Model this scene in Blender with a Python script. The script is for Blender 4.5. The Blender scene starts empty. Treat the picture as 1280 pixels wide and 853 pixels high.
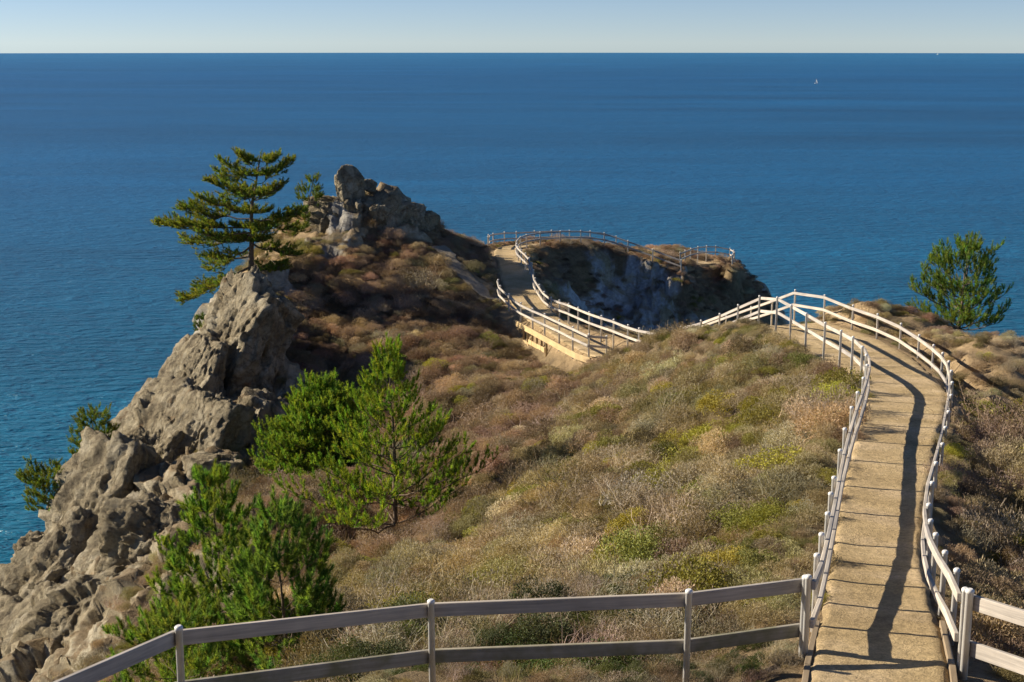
import bpy, bmesh, math, random
import numpy as np
from mathutils import Vector, Matrix

random.seed(7)
SC = bpy.context.scene
COL = SC.collection
R = math.radians
# ------------------------------------------------------------------ camera, sky, sun, exposure
F = 50.0 / 36.0 * 1280.0          # focal length in photo pixels
HSEA = 130.0                      # camera height above the sea
PITCH = 11.46 + 0.366
cam = bpy.data.cameras.new('camera'); camo = bpy.data.objects.new('camera', cam); COL.objects.link(camo)
cam.lens = 50; cam.sensor_width = 36; cam.clip_start = 0.1; cam.clip_end = 200000
camo.location = (0, 0, 0); camo.rotation_euler = (R(90 - PITCH), 0, 0)
SC.camera = camo
SUN_EL, SUN_AZ = 24.5, -76.0      # azimuth from +Y, negative = to the left
world = bpy.data.worlds.new('World'); SC.world = world; world.use_nodes = True
wn = world.node_tree.nodes; wl = world.node_tree.links
sky = wn.new('ShaderNodeTexSky'); sky.sky_type = 'NISHITA'; sky.sun_disc = False
sky.sun_elevation = R(SUN_EL); sky.sun_rotation = R(SUN_AZ); sky.altitude = 130
sky.air_density = 0.55; sky.dust_density = 0.0; sky.ozone_density = 2.6
bg = wn['Background']; cl = wn.new('ShaderNodeMix'); cl.data_type = 'RGBA'; cl.blend_type = 'MULTIPLY'; cl.inputs[0].default_value = 1.0
wl.new(sky.outputs[0], cl.inputs[6]); cl.inputs[7].default_value = (0.95, 0.94, 1.02, 1)      # a little less green than the clear-air model
wl.new(cl.outputs[2], bg.inputs[0]); bg.inputs[1].default_value = 0.055
sl = bpy.data.lights.new('sun', 'SUN'); so = bpy.data.objects.new('sun', sl); COL.objects.link(so)
sl.energy = 5.0; sl.angle = R(0.53); sl.color = (1.0, 0.87, 0.68)
sd = Vector((math.sin(R(SUN_AZ)) * math.cos(R(SUN_EL)), math.cos(R(SUN_AZ)) * math.cos(R(SUN_EL)), math.sin(R(SUN_EL))))
so.rotation_euler = sd.to_track_quat('Z', 'Y').to_euler()
so.location = (-30, 20, 60)
SC.view_settings.view_transform = 'Standard'; SC.view_settings.look = 'None'
SC.view_settings.gamma = 1; SC.view_settings.exposure = 0.84
try:
    SC.cycles.max_bounces = 5; SC.cycles.diffuse_bounces = 2; SC.cycles.glossy_bounces = 2
    SC.cycles.transparent_max_bounces = 4; SC.cycles.caustics_reflective = False
except Exception: pass

_c, _s = math.cos(R(PITCH)), math.sin(R(PITCH))
def P(px, py, Y, dz=0.0):
    """the place in the world seen at photo pixel (px, py), Y metres ahead"""
    u = (px - 640) / F; v = (py - 426.5) / F
    fy = _c - _s * v; dn = _s + _c * v
    k = Y / fy
    return (u * k, Y, -dn * k + dz)

# ------------------------------------------------------------------ noise
_rng = np.random.RandomState(3)
_perm = _rng.permutation(512).astype(np.int64)
_grad = _rng.normal(size=(512, 3)); _grad /= np.linalg.norm(_grad, axis=1)[:, None]
def perlin(p):
    p = np.asarray(p, dtype=np.float64)
    i = np.floor(p).astype(np.int64); f = p - i
    w = f * f * f * (f * (f * 6 - 15) + 10)
    out = np.zeros(len(p))
    for dx in (0, 1):
        for dy in (0, 1):
            for dz in (0, 1):
                h = _perm[(_perm[(_perm[(i[:, 0] + dx) & 511] + i[:, 1] + dy) & 511] + i[:, 2] + dz) & 511]
                g = _grad[h]
                d = f - np.array([dx, dy, dz])
                ww = (w[:, 0] if dx else 1 - w[:, 0]) * (w[:, 1] if dy else 1 - w[:, 1]) * (w[:, 2] if dz else 1 - w[:, 2])
                out += ww * (g * d).sum(1)
    return out * 1.5
def fbm(p, octv=4, lac=2.03, gain=0.5, ridged=False):
    s = np.zeros(len(p)); a = 1.0; q = np.array(p, dtype=np.float64)
    for k in range(octv):
        n = perlin(q + 17.3 * k)
        s += a * ((1 - 2 * np.abs(n)) if ridged else n)
        a *= gain; q = q * lac
    return s
def blocks(p, scale, seed=0):
    """broken-block noise: every Voronoi cell gets its own offset and its own tilt"""
    q = np.asarray(p, float) * scale; i0 = np.floor(q).astype(np.int64)
    best = np.full(len(q), 1e9); bid = np.zeros(len(q), dtype=np.int64); bc = np.zeros_like(q)
    for dx in (-1, 0, 1):
        for dy in (-1, 0, 1):
            for dz in (-1, 0, 1):
                c = i0 + np.array([dx, dy, dz])
                h = _perm[(_perm[(_perm[(c[:, 0] + seed) & 511] + c[:, 1]) & 511] + c[:, 2]) & 511]
                ctr = c + 0.5 + 0.45 * _grad[h]
                d = ((q - ctr) ** 2).sum(1); m = d < best
                best[m] = d[m]; bid[m] = h[m]; bc[m] = ctr[m]
    tilt = ((q - bc) * _grad[(bid * 7 + 13) & 511]).sum(1)
    return (bid / 255.5 - 1.0) * 0.5 + tilt * 0.9
def sstep(x, a, b):
    t = np.clip((x - a) / (b - a), 0, 1); return t * t * (3 - 2 * t)

# ------------------------------------------------------------------ node helpers
def new_mat(name):
    m = bpy.data.materials.new(name); m.use_nodes = True
    nt = m.node_tree; b = nt.nodes['Principled BSDF']
    b.inputs['Roughness'].default_value = 0.85
    b.inputs['Specular IOR Level'].default_value = 0.25
    return m, nt, b
def N(nt, t, **kw):
    n = nt.nodes.new(t)
    for k, v in kw.items(): setattr(n, k, v)
    return n
def noise_n(nt, scale, detail=4, rough=0.55, vec=None, dist=0.0):
    n = N(nt, 'ShaderNodeTexNoise'); n.inputs['Scale'].default_value = scale
    n.inputs['Detail'].default_value = detail; n.inputs['Roughness'].default_value = rough
    n.inputs['Distortion'].default_value = dist
    if vec is not None: nt.links.new(vec, n.inputs['Vector'])
    return n
def ramp(nt, fac, stops):
    r = N(nt, 'ShaderNodeValToRGB'); e = r.color_ramp.elements
    while len(e) < len(stops): e.new(0.5)
    for el, (p, c) in zip(e, stops):
        el.position = p; el.color = (c[0], c[1], c[2], 1) if isinstance(c, tuple) else (c, c, c, 1)
    nt.links.new(fac, r.inputs[0]); return r
def mix(nt, fac, a, b, mode='MIX'):
    m = N(nt, 'ShaderNodeMix', data_type='RGBA', blend_type=mode)
    for s, v in ((m.inputs[0], fac), (m.inputs[6], a), (m.inputs[7], b)):
        if hasattr(v, 'default_value') or hasattr(v, 'links'): nt.links.new(v, s)
        elif isinstance(v, tuple): s.default_value = (*v, 1)
        else: s.default_value = v
    return m.outputs[2]
def math_n(nt, op, a, b=None):
    m = N(nt, 'ShaderNodeMath', operation=op)
    for s, v in zip(m.inputs, (a, b)):
        if v is None: continue
        if isinstance(v, (int, float)): s.default_value = v
        else: nt.links.new(v, s)
    return m.outputs[0]
def bump(nt, h, strength, dist, nrm=None):
    b = N(nt, 'ShaderNodeBump'); b.inputs['Strength'].default_value = strength; b.inputs['Distance'].default_value = dist
    nt.links.new(h, b.inputs['Height'])
    if nrm is not None: nt.links.new(nrm, b.inputs['Normal'])
    return b.outputs[0]
def coords(nt): return N(nt, 'ShaderNodeTexCoord').outputs['Object']
def attr(nt, name, kind='GEOMETRY'):
    a = N(nt, 'ShaderNodeAttribute', attribute_name=name); a.attribute_type = kind; return a

# ------------------------------------------------------------------ materials
def rock_color(nt, co, warm=(0.42, 0.355, 0.235), pale=(0.58, 0.52, 0.385), dark=(0.21, 0.175, 0.12)):
    n1 = noise_n(nt, 0.55, 6, 0.62, co, 0.6); n2 = noise_n(nt, 3.2, 9, 0.78, co, 0.5); n3 = noise_n(nt, 0.9, 5, 0.7, co)
    c = ramp(nt, n1.outputs[0], [(0.3, dark), (0.46, warm), (0.62, pale)]).outputs[0]
    c = mix(nt, 0.75, c, ramp(nt, n2.outputs[0], [(0.34, 0.3), (0.46, 0.8), (0.54, 1.0), (0.66, 1.25)]).outputs[0], 'MULTIPLY')
    lich = ramp(nt, n3.outputs[0], [(0.6, 0.0), (0.72, 0.8)]).outputs[0]
    return mix(nt, lich, c, (0.30, 0.17, 0.07)), n2
def rock_bump(nt, co, k=1.0):
    v = N(nt, 'ShaderNodeTexVoronoi', feature='DISTANCE_TO_EDGE'); v.inputs['Scale'].default_value = 1.1
    w = noise_n(nt, 1.6, 4, 0.6, co); wv = N(nt, 'ShaderNodeVectorMath', operation='ADD')
    nt.links.new(co, wv.inputs[0]); nt.links.new(w.outputs[1], wv.inputs[1]); nt.links.new(wv.outputs[0], v.inputs['Vector'])
    cr = ramp(nt, v.outputs[0], [(0.0, 0.0), (0.09, 1.0)]).outputs[0]
    a = noise_n(nt, 2.2, 8, 0.68, co, 0.4)
    n = bump(nt, cr, 0.45 * k, 0.18); n = bump(nt, a.outputs[0], 0.9 * k, 0.5, n)
    b = noise_n(nt, 9, 8, 0.78, co, 0.5); return bump(nt, b.outputs[0], 1.0 * k, 0.16, n), cr

mat_rock, nt, b = new_mat('weathered_rock'); co = coords(nt)
c, _ = rock_color(nt, co); nn, cr = rock_bump(nt, co)
c = mix(nt, 0.5, c, mix(nt, cr, (0.25, 0.22, 0.2), (1, 1, 1)), 'MULTIPLY')
nt.links.new(c, b.inputs[0]); nt.links.new(nn, b.inputs['Normal'])

mat_ground, nt, b = new_mat('hillside_soil'); co = coords(nt)
n1 = noise_n(nt, 0.35, 5, 0.6, co); n2 = noise_n(nt, 4, 6, 0.65, co); n3 = noise_n(nt, 22, 4, 0.6, co)
soil = ramp(nt, n1.outputs[0], [(0.35, (0.19, 0.145, 0.09)), (0.5, (0.28, 0.21, 0.12)), (0.66, (0.36, 0.265, 0.15))]).outputs[0]
soil = mix(nt, 0.7, soil, ramp(nt, n2.outputs[0], [(0.3, 0.5), (0.7, 1.2)]).outputs[0], 'MULTIPLY')
dirt = ramp(nt, n2.outputs[0], [(0.3, (0.33, 0.24, 0.14)), (0.55, (0.48, 0.35, 0.20)), (0.7, (0.56, 0.42, 0.26))]).outputs[0]
rc, _ = rock_color(nt, co)
pale = noise_n(nt, 0.28, 6, 0.7, co, 1.2)
pm = math_n(nt, 'MULTIPLY', ramp(nt, pale.outputs[0], [(0.42, 0.0), (0.52, 1.0)]).outputs[0], attr(nt, 'pale').outputs['Fac'])
rc = mix(nt, pm, rc, mix(nt, 0.6, (0.62, 0.64, 0.66), ramp(nt, n2.outputs[0], [(0.35, 0.35), (0.6, 1.1)]).outputs[0], 'MULTIPLY'))  # bluish pale rock patches, their colour raised to lift the bluff's shade
sxyz = N(nt, 'ShaderNodeSeparateXYZ'); nt.links.new(N(nt, 'ShaderNodeNewGeometry').outputs['Normal'], sxyz.inputs[0])
flat = math_n(nt, 'ADD', sxyz.outputs[2], math_n(nt, 'MULTIPLY', math_n(nt, 'SUBTRACT', n2.outputs[0], 0.5), 0.5))
rc = mix(nt, ramp(nt, flat, [(0.74, 0.0), (0.9, 0.8)]).outputs[0], rc, mix(nt, 0.5, soil, (0.28, 0.20, 0.115)))
c = mix(nt, attr(nt, 'dirt').outputs['Fac'], soil, dirt); c = mix(nt, attr(nt, 'rock').outputs['Fac'], c, rc)
nt.links.new(c, b.inputs[0])
nn, _ = rock_bump(nt, co, 0.8); nn2 = bump(nt, n3.outputs[0], 0.7, 0.05, nn); nt.links.new(nn2, b.inputs['Normal'])

def simple_dirt(name, c0, c1, c2, ruts=True):
    m, nt, b = new_mat(name); co = coords(nt)
    n1 = noise_n(nt, 0.8, 4, 0.6, co); n2 = noise_n(nt, 9, 6, 0.7, co); n3 = noise_n(nt, 32, 5, 0.75, co)
    v = N(nt, 'ShaderNodeTexVoronoi'); v.inputs['Scale'].default_value = 16; nt.links.new(co, v.inputs['Vector'])
    c = ramp(nt, n1.outputs[0], [(0.35, c0), (0.5, c1), (0.65, c2)]).outputs[0]
    c = mix(nt, 0.8, c, ramp(nt, n2.outputs[0], [(0.32, 0.62), (0.5, 0.95), (0.68, 1.2)]).outputs[0], 'MULTIPLY')
    peb = ramp(nt, v.outputs[0], [(0.12, 1.0), (0.2, 0.0)]).outputs[0]
    big = ramp(nt, noise_n(nt, 3, 3, 0.5, co).outputs[0], [(0.5, 0.0), (0.62, 0.6)]).outputs[0]
    wide = noise_n(nt, 0.55, 5, 0.65, co, 0.8)
    c = mix(nt, 0.8, c, ramp(nt, wide.outputs[0], [(0.35, (0.72, 0.70, 0.68)), (0.5, (0.97, 0.95, 0.93)), (0.65, (1.12, 1.12, 1.12))]).outputs[0], 'MULTIPLY')
    c = mix(nt, 0.7, c, ramp(nt, n3.outputs[0], [(0.3, 0.5), (0.5, 0.95), (0.7, 1.35)]).outputs[0], 'MULTIPLY')
    c = mix(nt, math_n(nt, 'MULTIPLY', peb, big), c, (0.5, 0.42, 0.3))
    nt.links.new(c, b.inputs[0])
    nn = bump(nt, n2.outputs[0], 0.9, 0.05); nn = bump(nt, n3.outputs[0], 1.0, 0.025, nn); nn = bump(nt, peb, 0.5, 0.012, nn)
    nt.links.new(nn, b.inputs['Normal']); b.inputs['Roughness'].default_value = 0.95; b.inputs['Specular IOR Level'].default_value = 0.1
    return m
mat_path = simple_dirt('packed_sandy_dirt', (0.50, 0.385, 0.215), (0.58, 0.45, 0.26), (0.64, 0.505, 0.32))
mat_trail = simple_dirt('grey_sandy_trail', (0.26, 0.23, 0.18), (0.32, 0.28, 0.22), (0.36, 0.32, 0.25))

def wood(name, a, bb, green=0.0):
    m, nt, b = new_mat(name); co = coords(nt)
    g = attr(nt, 'along').outputs['Vector']
    mp = N(nt, 'ShaderNodeMapping'); mp.inputs['Scale'].default_value = (1.2, 30, 30); nt.links.new(g, mp.inputs[0])
    n1 = noise_n(nt, 1.0, 6, 0.65, mp.outputs[0], 0.4); n2 = noise_n(nt, 1.3, 4, 0.6, co)
    c = ramp(nt, n1.outputs[0], [(0.3, a), (0.7, bb)]).outputs[0]
    c = mix(nt, 0.6, c, ramp(nt, n2.outputs[0], [(0.3, 0.65), (0.65, 1.1)]).outputs[0], 'MULTIPLY')
    if green:
        gm = ramp(nt, noise_n(nt, 2.5, 4, 0.6, co).outputs[0], [(0.42, 0.0), (0.62, green)]).outputs[0]
        c = mix(nt, gm, c, (0.14, 0.15, 0.06))
    oi = N(nt, 'ShaderNodeObjectInfo'); c = mix(nt, 1.0, c, ramp(nt, oi.outputs['Random'], [(0.0, (0.78, 0.78, 0.80)), (0.5, (1.0, 0.98, 0.95)), (1.0, (1.15, 1.1, 1.02))]).outputs[0], 'MULTIPLY')
    nt.links.new(c, b.inputs[0]); b.inputs['Roughness'].default_value = 0.8
    nt.links.new(bump(nt, n1.outputs[0], 0.5, 0.004), b.inputs['Normal']); return m
mat_wood = wood('weathered_rail_wood', (0.34, 0.32, 0.30), (0.62, 0.58, 0.53))
mat_woodg = wood('mossy_rail_wood', (0.28, 0.265, 0.235), (0.46, 0.44, 0.39), 0.6)
mat_deckw = wood('yellow_new_timber', (0.50, 0.37, 0.19), (0.68, 0.53, 0.30))
mat_sleeper = wood('grey_sleeper_wood', (0.24, 0.19, 0.13), (0.38, 0.31, 0.22))
mat_metal, nt, b = new_mat('galvanised_steel'); co = coords(nt)
n1 = noise_n(nt, 12, 4, 0.6, co)
nt.links.new(ramp(nt, n1.outputs[0], [(0.3, (0.68, 0.68, 0.67)), (0.7, (0.82, 0.82, 0.81))]).outputs[0], b.inputs[0])
b.inputs['Metallic'].default_value = 0.0; b.inputs['Roughness'].default_value = 0.42; b.inputs['Specular IOR Level'].default_value = 0.5

mat_bolt, nt, b = new_mat('dull_bolt_steel'); b.inputs[0].default_value = (0.16, 0.14, 0.13, 1); b.inputs['Metallic'].default_value = 0.6; b.inputs['Roughness'].default_value = 0.5
def leaf_mat(name, kind, col=None, trans=0.25):
    m, nt, b = new_mat(name)
    v = attr(nt, 'v').outputs['Fac']
    if col is None: base = attr(nt, 'tint', 'INSTANCER').outputs['Color']
    else: base = attr(nt, 'col').outputs['Color']
    c = mix(nt, 1.0, base, ramp(nt, v, [(0.0, 0.55), (1.0, 1.45)]).outputs[0], 'MULTIPLY')
    nt.links.new(c, b.inputs[0]); b.inputs['Roughness'].default_value = 0.7; b.inputs['Specular IOR Level'].default_value = 0.2
    if trans:
        t = N(nt, 'ShaderNodeBsdfTranslucent'); nt.links.new(mix(nt, 1.0, c, (1.5, 1.35, 0.7), 'MULTIPLY'), t.inputs[0])
        ms = N(nt, 'ShaderNodeMixShader'); ms.inputs[0].default_value = trans
        nt.links.new(b.outputs[0], ms.inputs[1]); nt.links.new(t.outputs[0], ms.inputs[2])
        nt.links.new(ms.outputs[0], nt.nodes['Material Output'].inputs[0])
    return m
mat_scrub = leaf_mat('scrub_leaves', 0, None, 0.2)
mat_needle = leaf_mat('pine_needles', 0, 1, 0.45)
mat_bark, nt, b = new_mat('pine_bark'); co = coords(nt)
n1 = noise_n(nt, 14, 5, 0.65, co)
nt.links.new(ramp(nt, n1.outputs[0], [(0.3, (0.07, 0.05, 0.038)), (0.7, (0.22, 0.165, 0.12))]).outputs[0], b.inputs[0])
nt.links.new(bump(nt, n1.outputs[0], 0.8, 0.03), b.inputs['Normal'])

# water
mat_sea, nt, b = new_mat('sea_water')
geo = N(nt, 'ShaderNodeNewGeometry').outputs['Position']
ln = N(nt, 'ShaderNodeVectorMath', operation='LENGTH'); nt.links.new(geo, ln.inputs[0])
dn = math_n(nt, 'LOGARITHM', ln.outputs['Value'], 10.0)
shore_to_haze = N(nt, 'ShaderNodeMapRange'); shore_to_haze.inputs[1].default_value = 2.2; shore_to_haze.inputs[2].default_value = 4.3
nt.links.new(dn, shore_to_haze.inputs[0])
body = ramp(nt, shore_to_haze.outputs[0], [(0.0, (0.012, 0.155, 0.225)), (0.2, (0.008, 0.13, 0.225)), (0.45, (0.003, 0.092, 0.222)), (0.75, (0.002, 0.09, 0.235)), (1.0, (0.012, 0.15, 0.33))]).outputs[0]  # teal shallows near shore; the far paling is horizon haze painted into the colour
def stretched(sx, sy, rot=0.0):
    mp = N(nt, 'ShaderNodeMapping'); mp.inputs['Scale'].default_value = (sx, sy, 1); mp.inputs['Rotation'].default_value = (0, 0, R(rot))
    nt.links.new(geo, mp.inputs[0]); return mp.outputs[0]
big = noise_n(nt, 1.0, 5, 0.6, stretched(0.0012, 0.0045, 8), 0.6)
mid = noise_n(nt, 1.0, 4, 0.6, stretched(0.008, 0.03, 10), 0.5)
far = noise_n(nt, 1.0, 4, 0.6, stretched(0.00022, 0.0011, 4), 0.8)
body = mix(nt, 0.8, body, ramp(nt, big.outputs[0], [(0.3, 0.72), (0.7, 1.28)]).outputs[0], 'MULTIPLY')
body = mix(nt, 0.6, body, ramp(nt, mid.outputs[0], [(0.3, 0.8), (0.7, 1.2)]).outputs[0], 'MULTIPLY')
body = mix(nt, 0.4, body, ramp(nt, far.outputs[0], [(0.35, 0.75), (0.65, 1.22)]).outputs[0], 'MULTIPLY')
w1 = noise_n(nt, 1.0, 3, 0.6, stretched(0.35, 0.8, 12), 0.3); w2 = noise_n(nt, 1.0, 3, 0.6, stretched(0.07, 0.18, 15), 0.4)
caps = noise_n(nt, 1.0, 3, 0.55, stretched(0.12, 0.35, 12), 0.2)
capm = math_n(nt, 'MULTIPLY', ramp(nt, caps.outputs[0], [(0.84, 0.0), (0.88, 1.0)]).outputs[0], ramp(nt, mid.outputs[0], [(0.5, 0.0), (0.6, 0.8)]).outputs[0])
body = mix(nt, capm, body, (0.6, 0.65, 0.68))
wave = mix(nt, 0.7, body, ramp(nt, w1.outputs[0], [(0.3, 0.8), (0.72, 1.22)]).outputs[0], 'MULTIPLY')
nt.links.new(wave, b.inputs[0])
b.inputs['Roughness'].default_value = 0.32; b.inputs['IOR'].default_value = 1.33; b.inputs['Specular IOR Level'].default_value = 0.36
nn = bump(nt, w1.outputs[0], 1.0, 0.8); nn = bump(nt, w2.outputs[0], 1.0, 3.5, nn); nt.links.new(nn, b.inputs['Normal'])
SEA_B = b

# ------------------------------------------------------------------ mesh helpers
def link_mesh(name, V, Fc, mats, parent=None, smooth=False, attrs=None, mi=None):
    """V: (n,3), Fc: list of faces or (m,k) array"""
    me = bpy.data.meshes.new(name)
    V = np.asarray(V, dtype=np.float32)
    if isinstance(Fc, np.ndarray):
        m_, k = Fc.shape
        me.vertices.add(len(V)); me.vertices.foreach_set('co', V.ravel())
        me.loops.add(m_ * k); me.loops.foreach_set('vertex_index', Fc.astype(np.int32).ravel())
        me.polygons.add(m_)
        me.polygons.foreach_set('loop_start', np.arange(0, m_ * k, k, dtype=np.int32))
        try: me.polygons.foreach_set('loop_total', np.full(m_, k, dtype=np.int32))
        except Exception: pass
        me.update(calc_edges=True); me.validate()
    else:
        me.from_pydata([tuple(map(float, v)) for v in V], [], Fc)
    for m in (mats if isinstance(mats, (list, tuple)) else [mats]): me.materials.append(m)
    if smooth: me.polygons.foreach_set('use_smooth', np.ones(len(me.polygons), dtype=bool))
    for k, (dt, dom, arr) in (attrs or {}).items():
        a = me.attributes.new(k, dt, dom)
        arr = np.asarray(arr, dtype=np.float32)
        a.data.foreach_set({'FLOAT': 'value', 'FLOAT_VECTOR': 'vector', 'FLOAT_COLOR': 'color'}[dt], arr.ravel())
    o = bpy.data.objects.new(name, me); COL.objects.link(o)
    if parent: o.parent = parent
    return o
def tag(o, label=None, cat=None, group=None, kind=None):
    if label: o['label'] = label
    if cat: o['category'] = cat
    if group: o['group'] = group
    if kind: o['kind'] = kind
    return o
def empty(name, loc):
    o = bpy.data.objects.new(name, None); COL.objects.link(o); o.location = loc; o.empty_display_size = 0.2; return o

# ------------------------------------------------------------------ sea and its ships
Rearth = 6371000.0
rr = np.concatenate([[1, 60, 150], np.geomspace(260, 46000, 90)]); A = np.linspace(0, 2 * math.pi, 256, endpoint=False)
V = []; 
for r_ in rr:
    V.append(np.stack([r_ * np.sin(A), r_ * np.cos(A), np.full(256, -HSEA - r_ * r_ / (2 * Rearth))], 1))
V = np.concatenate(V); i, j = np.meshgrid(np.arange(len(rr) - 1), np.arange(256), indexing='ij'); i = i.ravel(); j = j.ravel(); j2 = (j + 1) % 256
Fc = np.stack([i * 256 + j, (i + 1) * 256 + j, (i + 1) * 256 + j2, i * 256 + j2], 1)[:, ::-1]
sea = link_mesh('sea', V, Fc, mat_sea, smooth=True); tag(sea, kind='structure')

# ------------------------------------------------------------------ path centre lines
# (left px, right px, y px, Y)
PATH = [(1012, 1186, 850, 14.2), (1022, 1178, 800, 15.6), (1030, 1166, 760, 17), (1036, 1155, 720, 18.6), (1041, 1149, 700, 19.5), (1048, 1151, 640, 22.5), (1057, 1160, 600, 24.8),
        (1068, 1168, 560, 27.5), 'MID', (767, 822, 446, 63.5),
        (737, 784, 443, 66), (716, 762, 433, 68.5), (697, 742, 423, 71), (680, 722, 412, 74), (660, 703, 400, 77), (646, 689, 388, 80), (636, 680, 374, 83.5),
        (629, 672, 358, 88), (624, 665, 342, 93), (622, 657, 328, 98), (618, 649, 317, 103), (624, 652, 310, 107.5), (658, 682, 306.5, 111.5), (706, 728, 306, 114), (750, 768, 311, 115.5),
        (794, 812, 321, 116.5), (838, 860, 330, 118), (876, 898, 328.5, 120.5)]
MID = [((1085, 520, 31), (1172, 520, 31.5)), ((1089, 493, 34.8), (1174, 497, 35.5)), ((1082, 476, 37.6), (1162, 479, 38.5)), ((1063, 462, 40), (1146, 464, 41)), ((1040, 448, 42.4), (1124, 450, 44)),
       ((1018, 436, 44.8), (1097, 436, 46.8)), ((1000, 424, 47), (1068, 422, 49.2)), ((981, 413, 49.2), (1034, 409, 51.3)), ((962, 411.5, 50.6), (1006, 402, 53)), ((938, 416, 51.8), (978, 407, 55)),
       ((908, 426, 54), (942, 418, 57.5)), ((872, 436, 57), (900, 430, 60)), ((826, 444, 60.2), (860, 440, 62.2))]
edges = []
for e in PATH:
    if e == 'MID': edges += [(P(*a), P(*b_)) for a, b_ in MID]
    else: edges.append((P(e[0], e[2], e[3]), P(e[1], e[2], e[3])))
edges = [(P(1000, 1050, 10.0), P(1230, 1050, 10.0))] + edges
edges[0] = ((2.25, 10.5, edges[1][0][2] + 0.35), (3.7, 10.5, edges[1][0][2] + 0.35))
def catmull(pts, n=8):
    pts = np.array(pts, dtype=float); q = np.vstack([2 * pts[0] - pts[1], pts, 2 * pts[-1] - pts[-2]]); out = []
    for k in range(1, len(q) - 2):
        p0, p1, p2, p3 = q[k - 1], q[k], q[k + 1], q[k + 2]
        for t in np.linspace(0, 1, n, endpoint=False):
            out.append(0.5 * ((2 * p1) + (-p0 + p2) * t + (2 * p0 - 5 * p1 + 4 * p2 - p3) * t * t + (-p0 + 3 * p1 - 3 * p2 + p3) * t ** 3))
    out.append(q[-2]); return np.array(out)
EL = catmull([e[0] for e in edges], 10); ER = catmull([e[1] for e in edges], 10)
PC = (EL + ER) / 2; PW = np.linalg.norm((ER - EL)[:, :2], axis=1) / 2
TR = catmull([P(632, 372, 84.5), P(612, 372, 83.5), P(590, 352, 84.5), P(566, 328, 86.5), P(548, 308, 88.3)], 10)

# ------------------------------------------------------------------ fence lines (feet of the posts)
CORN_L = P(1005, 834, 15.0); CORN_R = P(1199, 853, 14.6)
# left side of the near path, up to the crest and down beyond it
F1 = [CORN_L] + [P(*q) for q in [(1018, 795, 16.3), (1030, 735, 18.3), (1037, 697, 19.8), (1046, 645, 22.3), (1059, 590, 25.5), (1072, 548, 28.6), (1081, 513, 32), (1078, 490, 35), (1067, 474, 37.3), (1048, 460, 39.8), (1030, 449, 41.6),
      (1005, 433, 44), (985, 420, 46.3), (962, 407, 48.8), (945, 408, 50.3), (928, 415, 51.5), (905, 424, 53.2), (885, 432, 55), (850, 440, 57.8)]]
F2 = [CORN_R] + [P(*q) for q in [(1188, 822, 15.6), (1176, 798, 16.6), (1163, 765, 18.0), (1156, 722, 20), (1160, 680, 22.3), (1170, 637, 25.2), (1179, 592, 28.6), (1186, 545, 32.6), (1187, 517, 35.6), (1180, 493, 39), (1157, 469, 43),
      (1134, 452, 45.2), (1112, 438, 47.2), (1068, 421, 49.8), (1033, 406, 51.8), (1003, 396, 53.2), (977, 404, 55), (940, 415, 57.5), (890, 432, 60.5), (845, 447, 62.5)]]
F0 = [P(1001, 834, 15.08), P(857, 854, 14.75), P(541, 868, 14.6), P(229, 914, 13.0), P(60, 1010, 10.9), P(-160, 1180, 8.6)]
F3 = [P(1203, 857, 14.45), P(1330, 905, 13.3), P(1480, 960, 12.4)]
F4 = [P(*q) for q in [(623, 372, 85), (625, 380, 82.5), (636, 391, 80), (651, 403, 77.5), (666, 411, 75), (681, 418, 72.5), (699, 427, 70), (716, 436, 67.5), (736, 446, 65.2), (758, 448, 65.5)]]
F5 = [P(*q) for q in [(826, 446, 61.5), (802, 441, 63), (789, 437, 64.8), (767, 427, 67.5), (747, 420, 70), (730, 413, 72.5), (713, 405, 75.2), (698, 399, 78), (684, 392, 81), (676, 381, 83.5), (669, 370, 86), (666, 355, 89), (661, 341, 93), (651, 331, 97), (646, 323, 101), (651, 314, 105), (666, 309, 108),
     (690, 306.5, 109.5), (714, 305.5, 110.8), (740, 306, 111.6), (755, 308, 112), (782, 317, 111.5), (805, 325, 111), (830, 334, 110.5), (851, 342, 110)]]
F6 = [P(*q) for q in [(610, 314, 106), (611, 311, 108), (616, 309, 110), (630, 307, 112), (645, 306.5, 114), (673, 305, 116), (706, 304, 118), (740, 305, 119.5), (770, 311, 119.5)]]
F7 = [P(*q) for q in [(850, 332, 113.5), (866, 325.5, 118), (889, 322.5, 122), (911, 325.5, 124), (918, 329.5, 121), (915, 335, 117.5)]]


FENCES = [F1, F2, F0, F3, F5, F6, F7]
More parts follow.
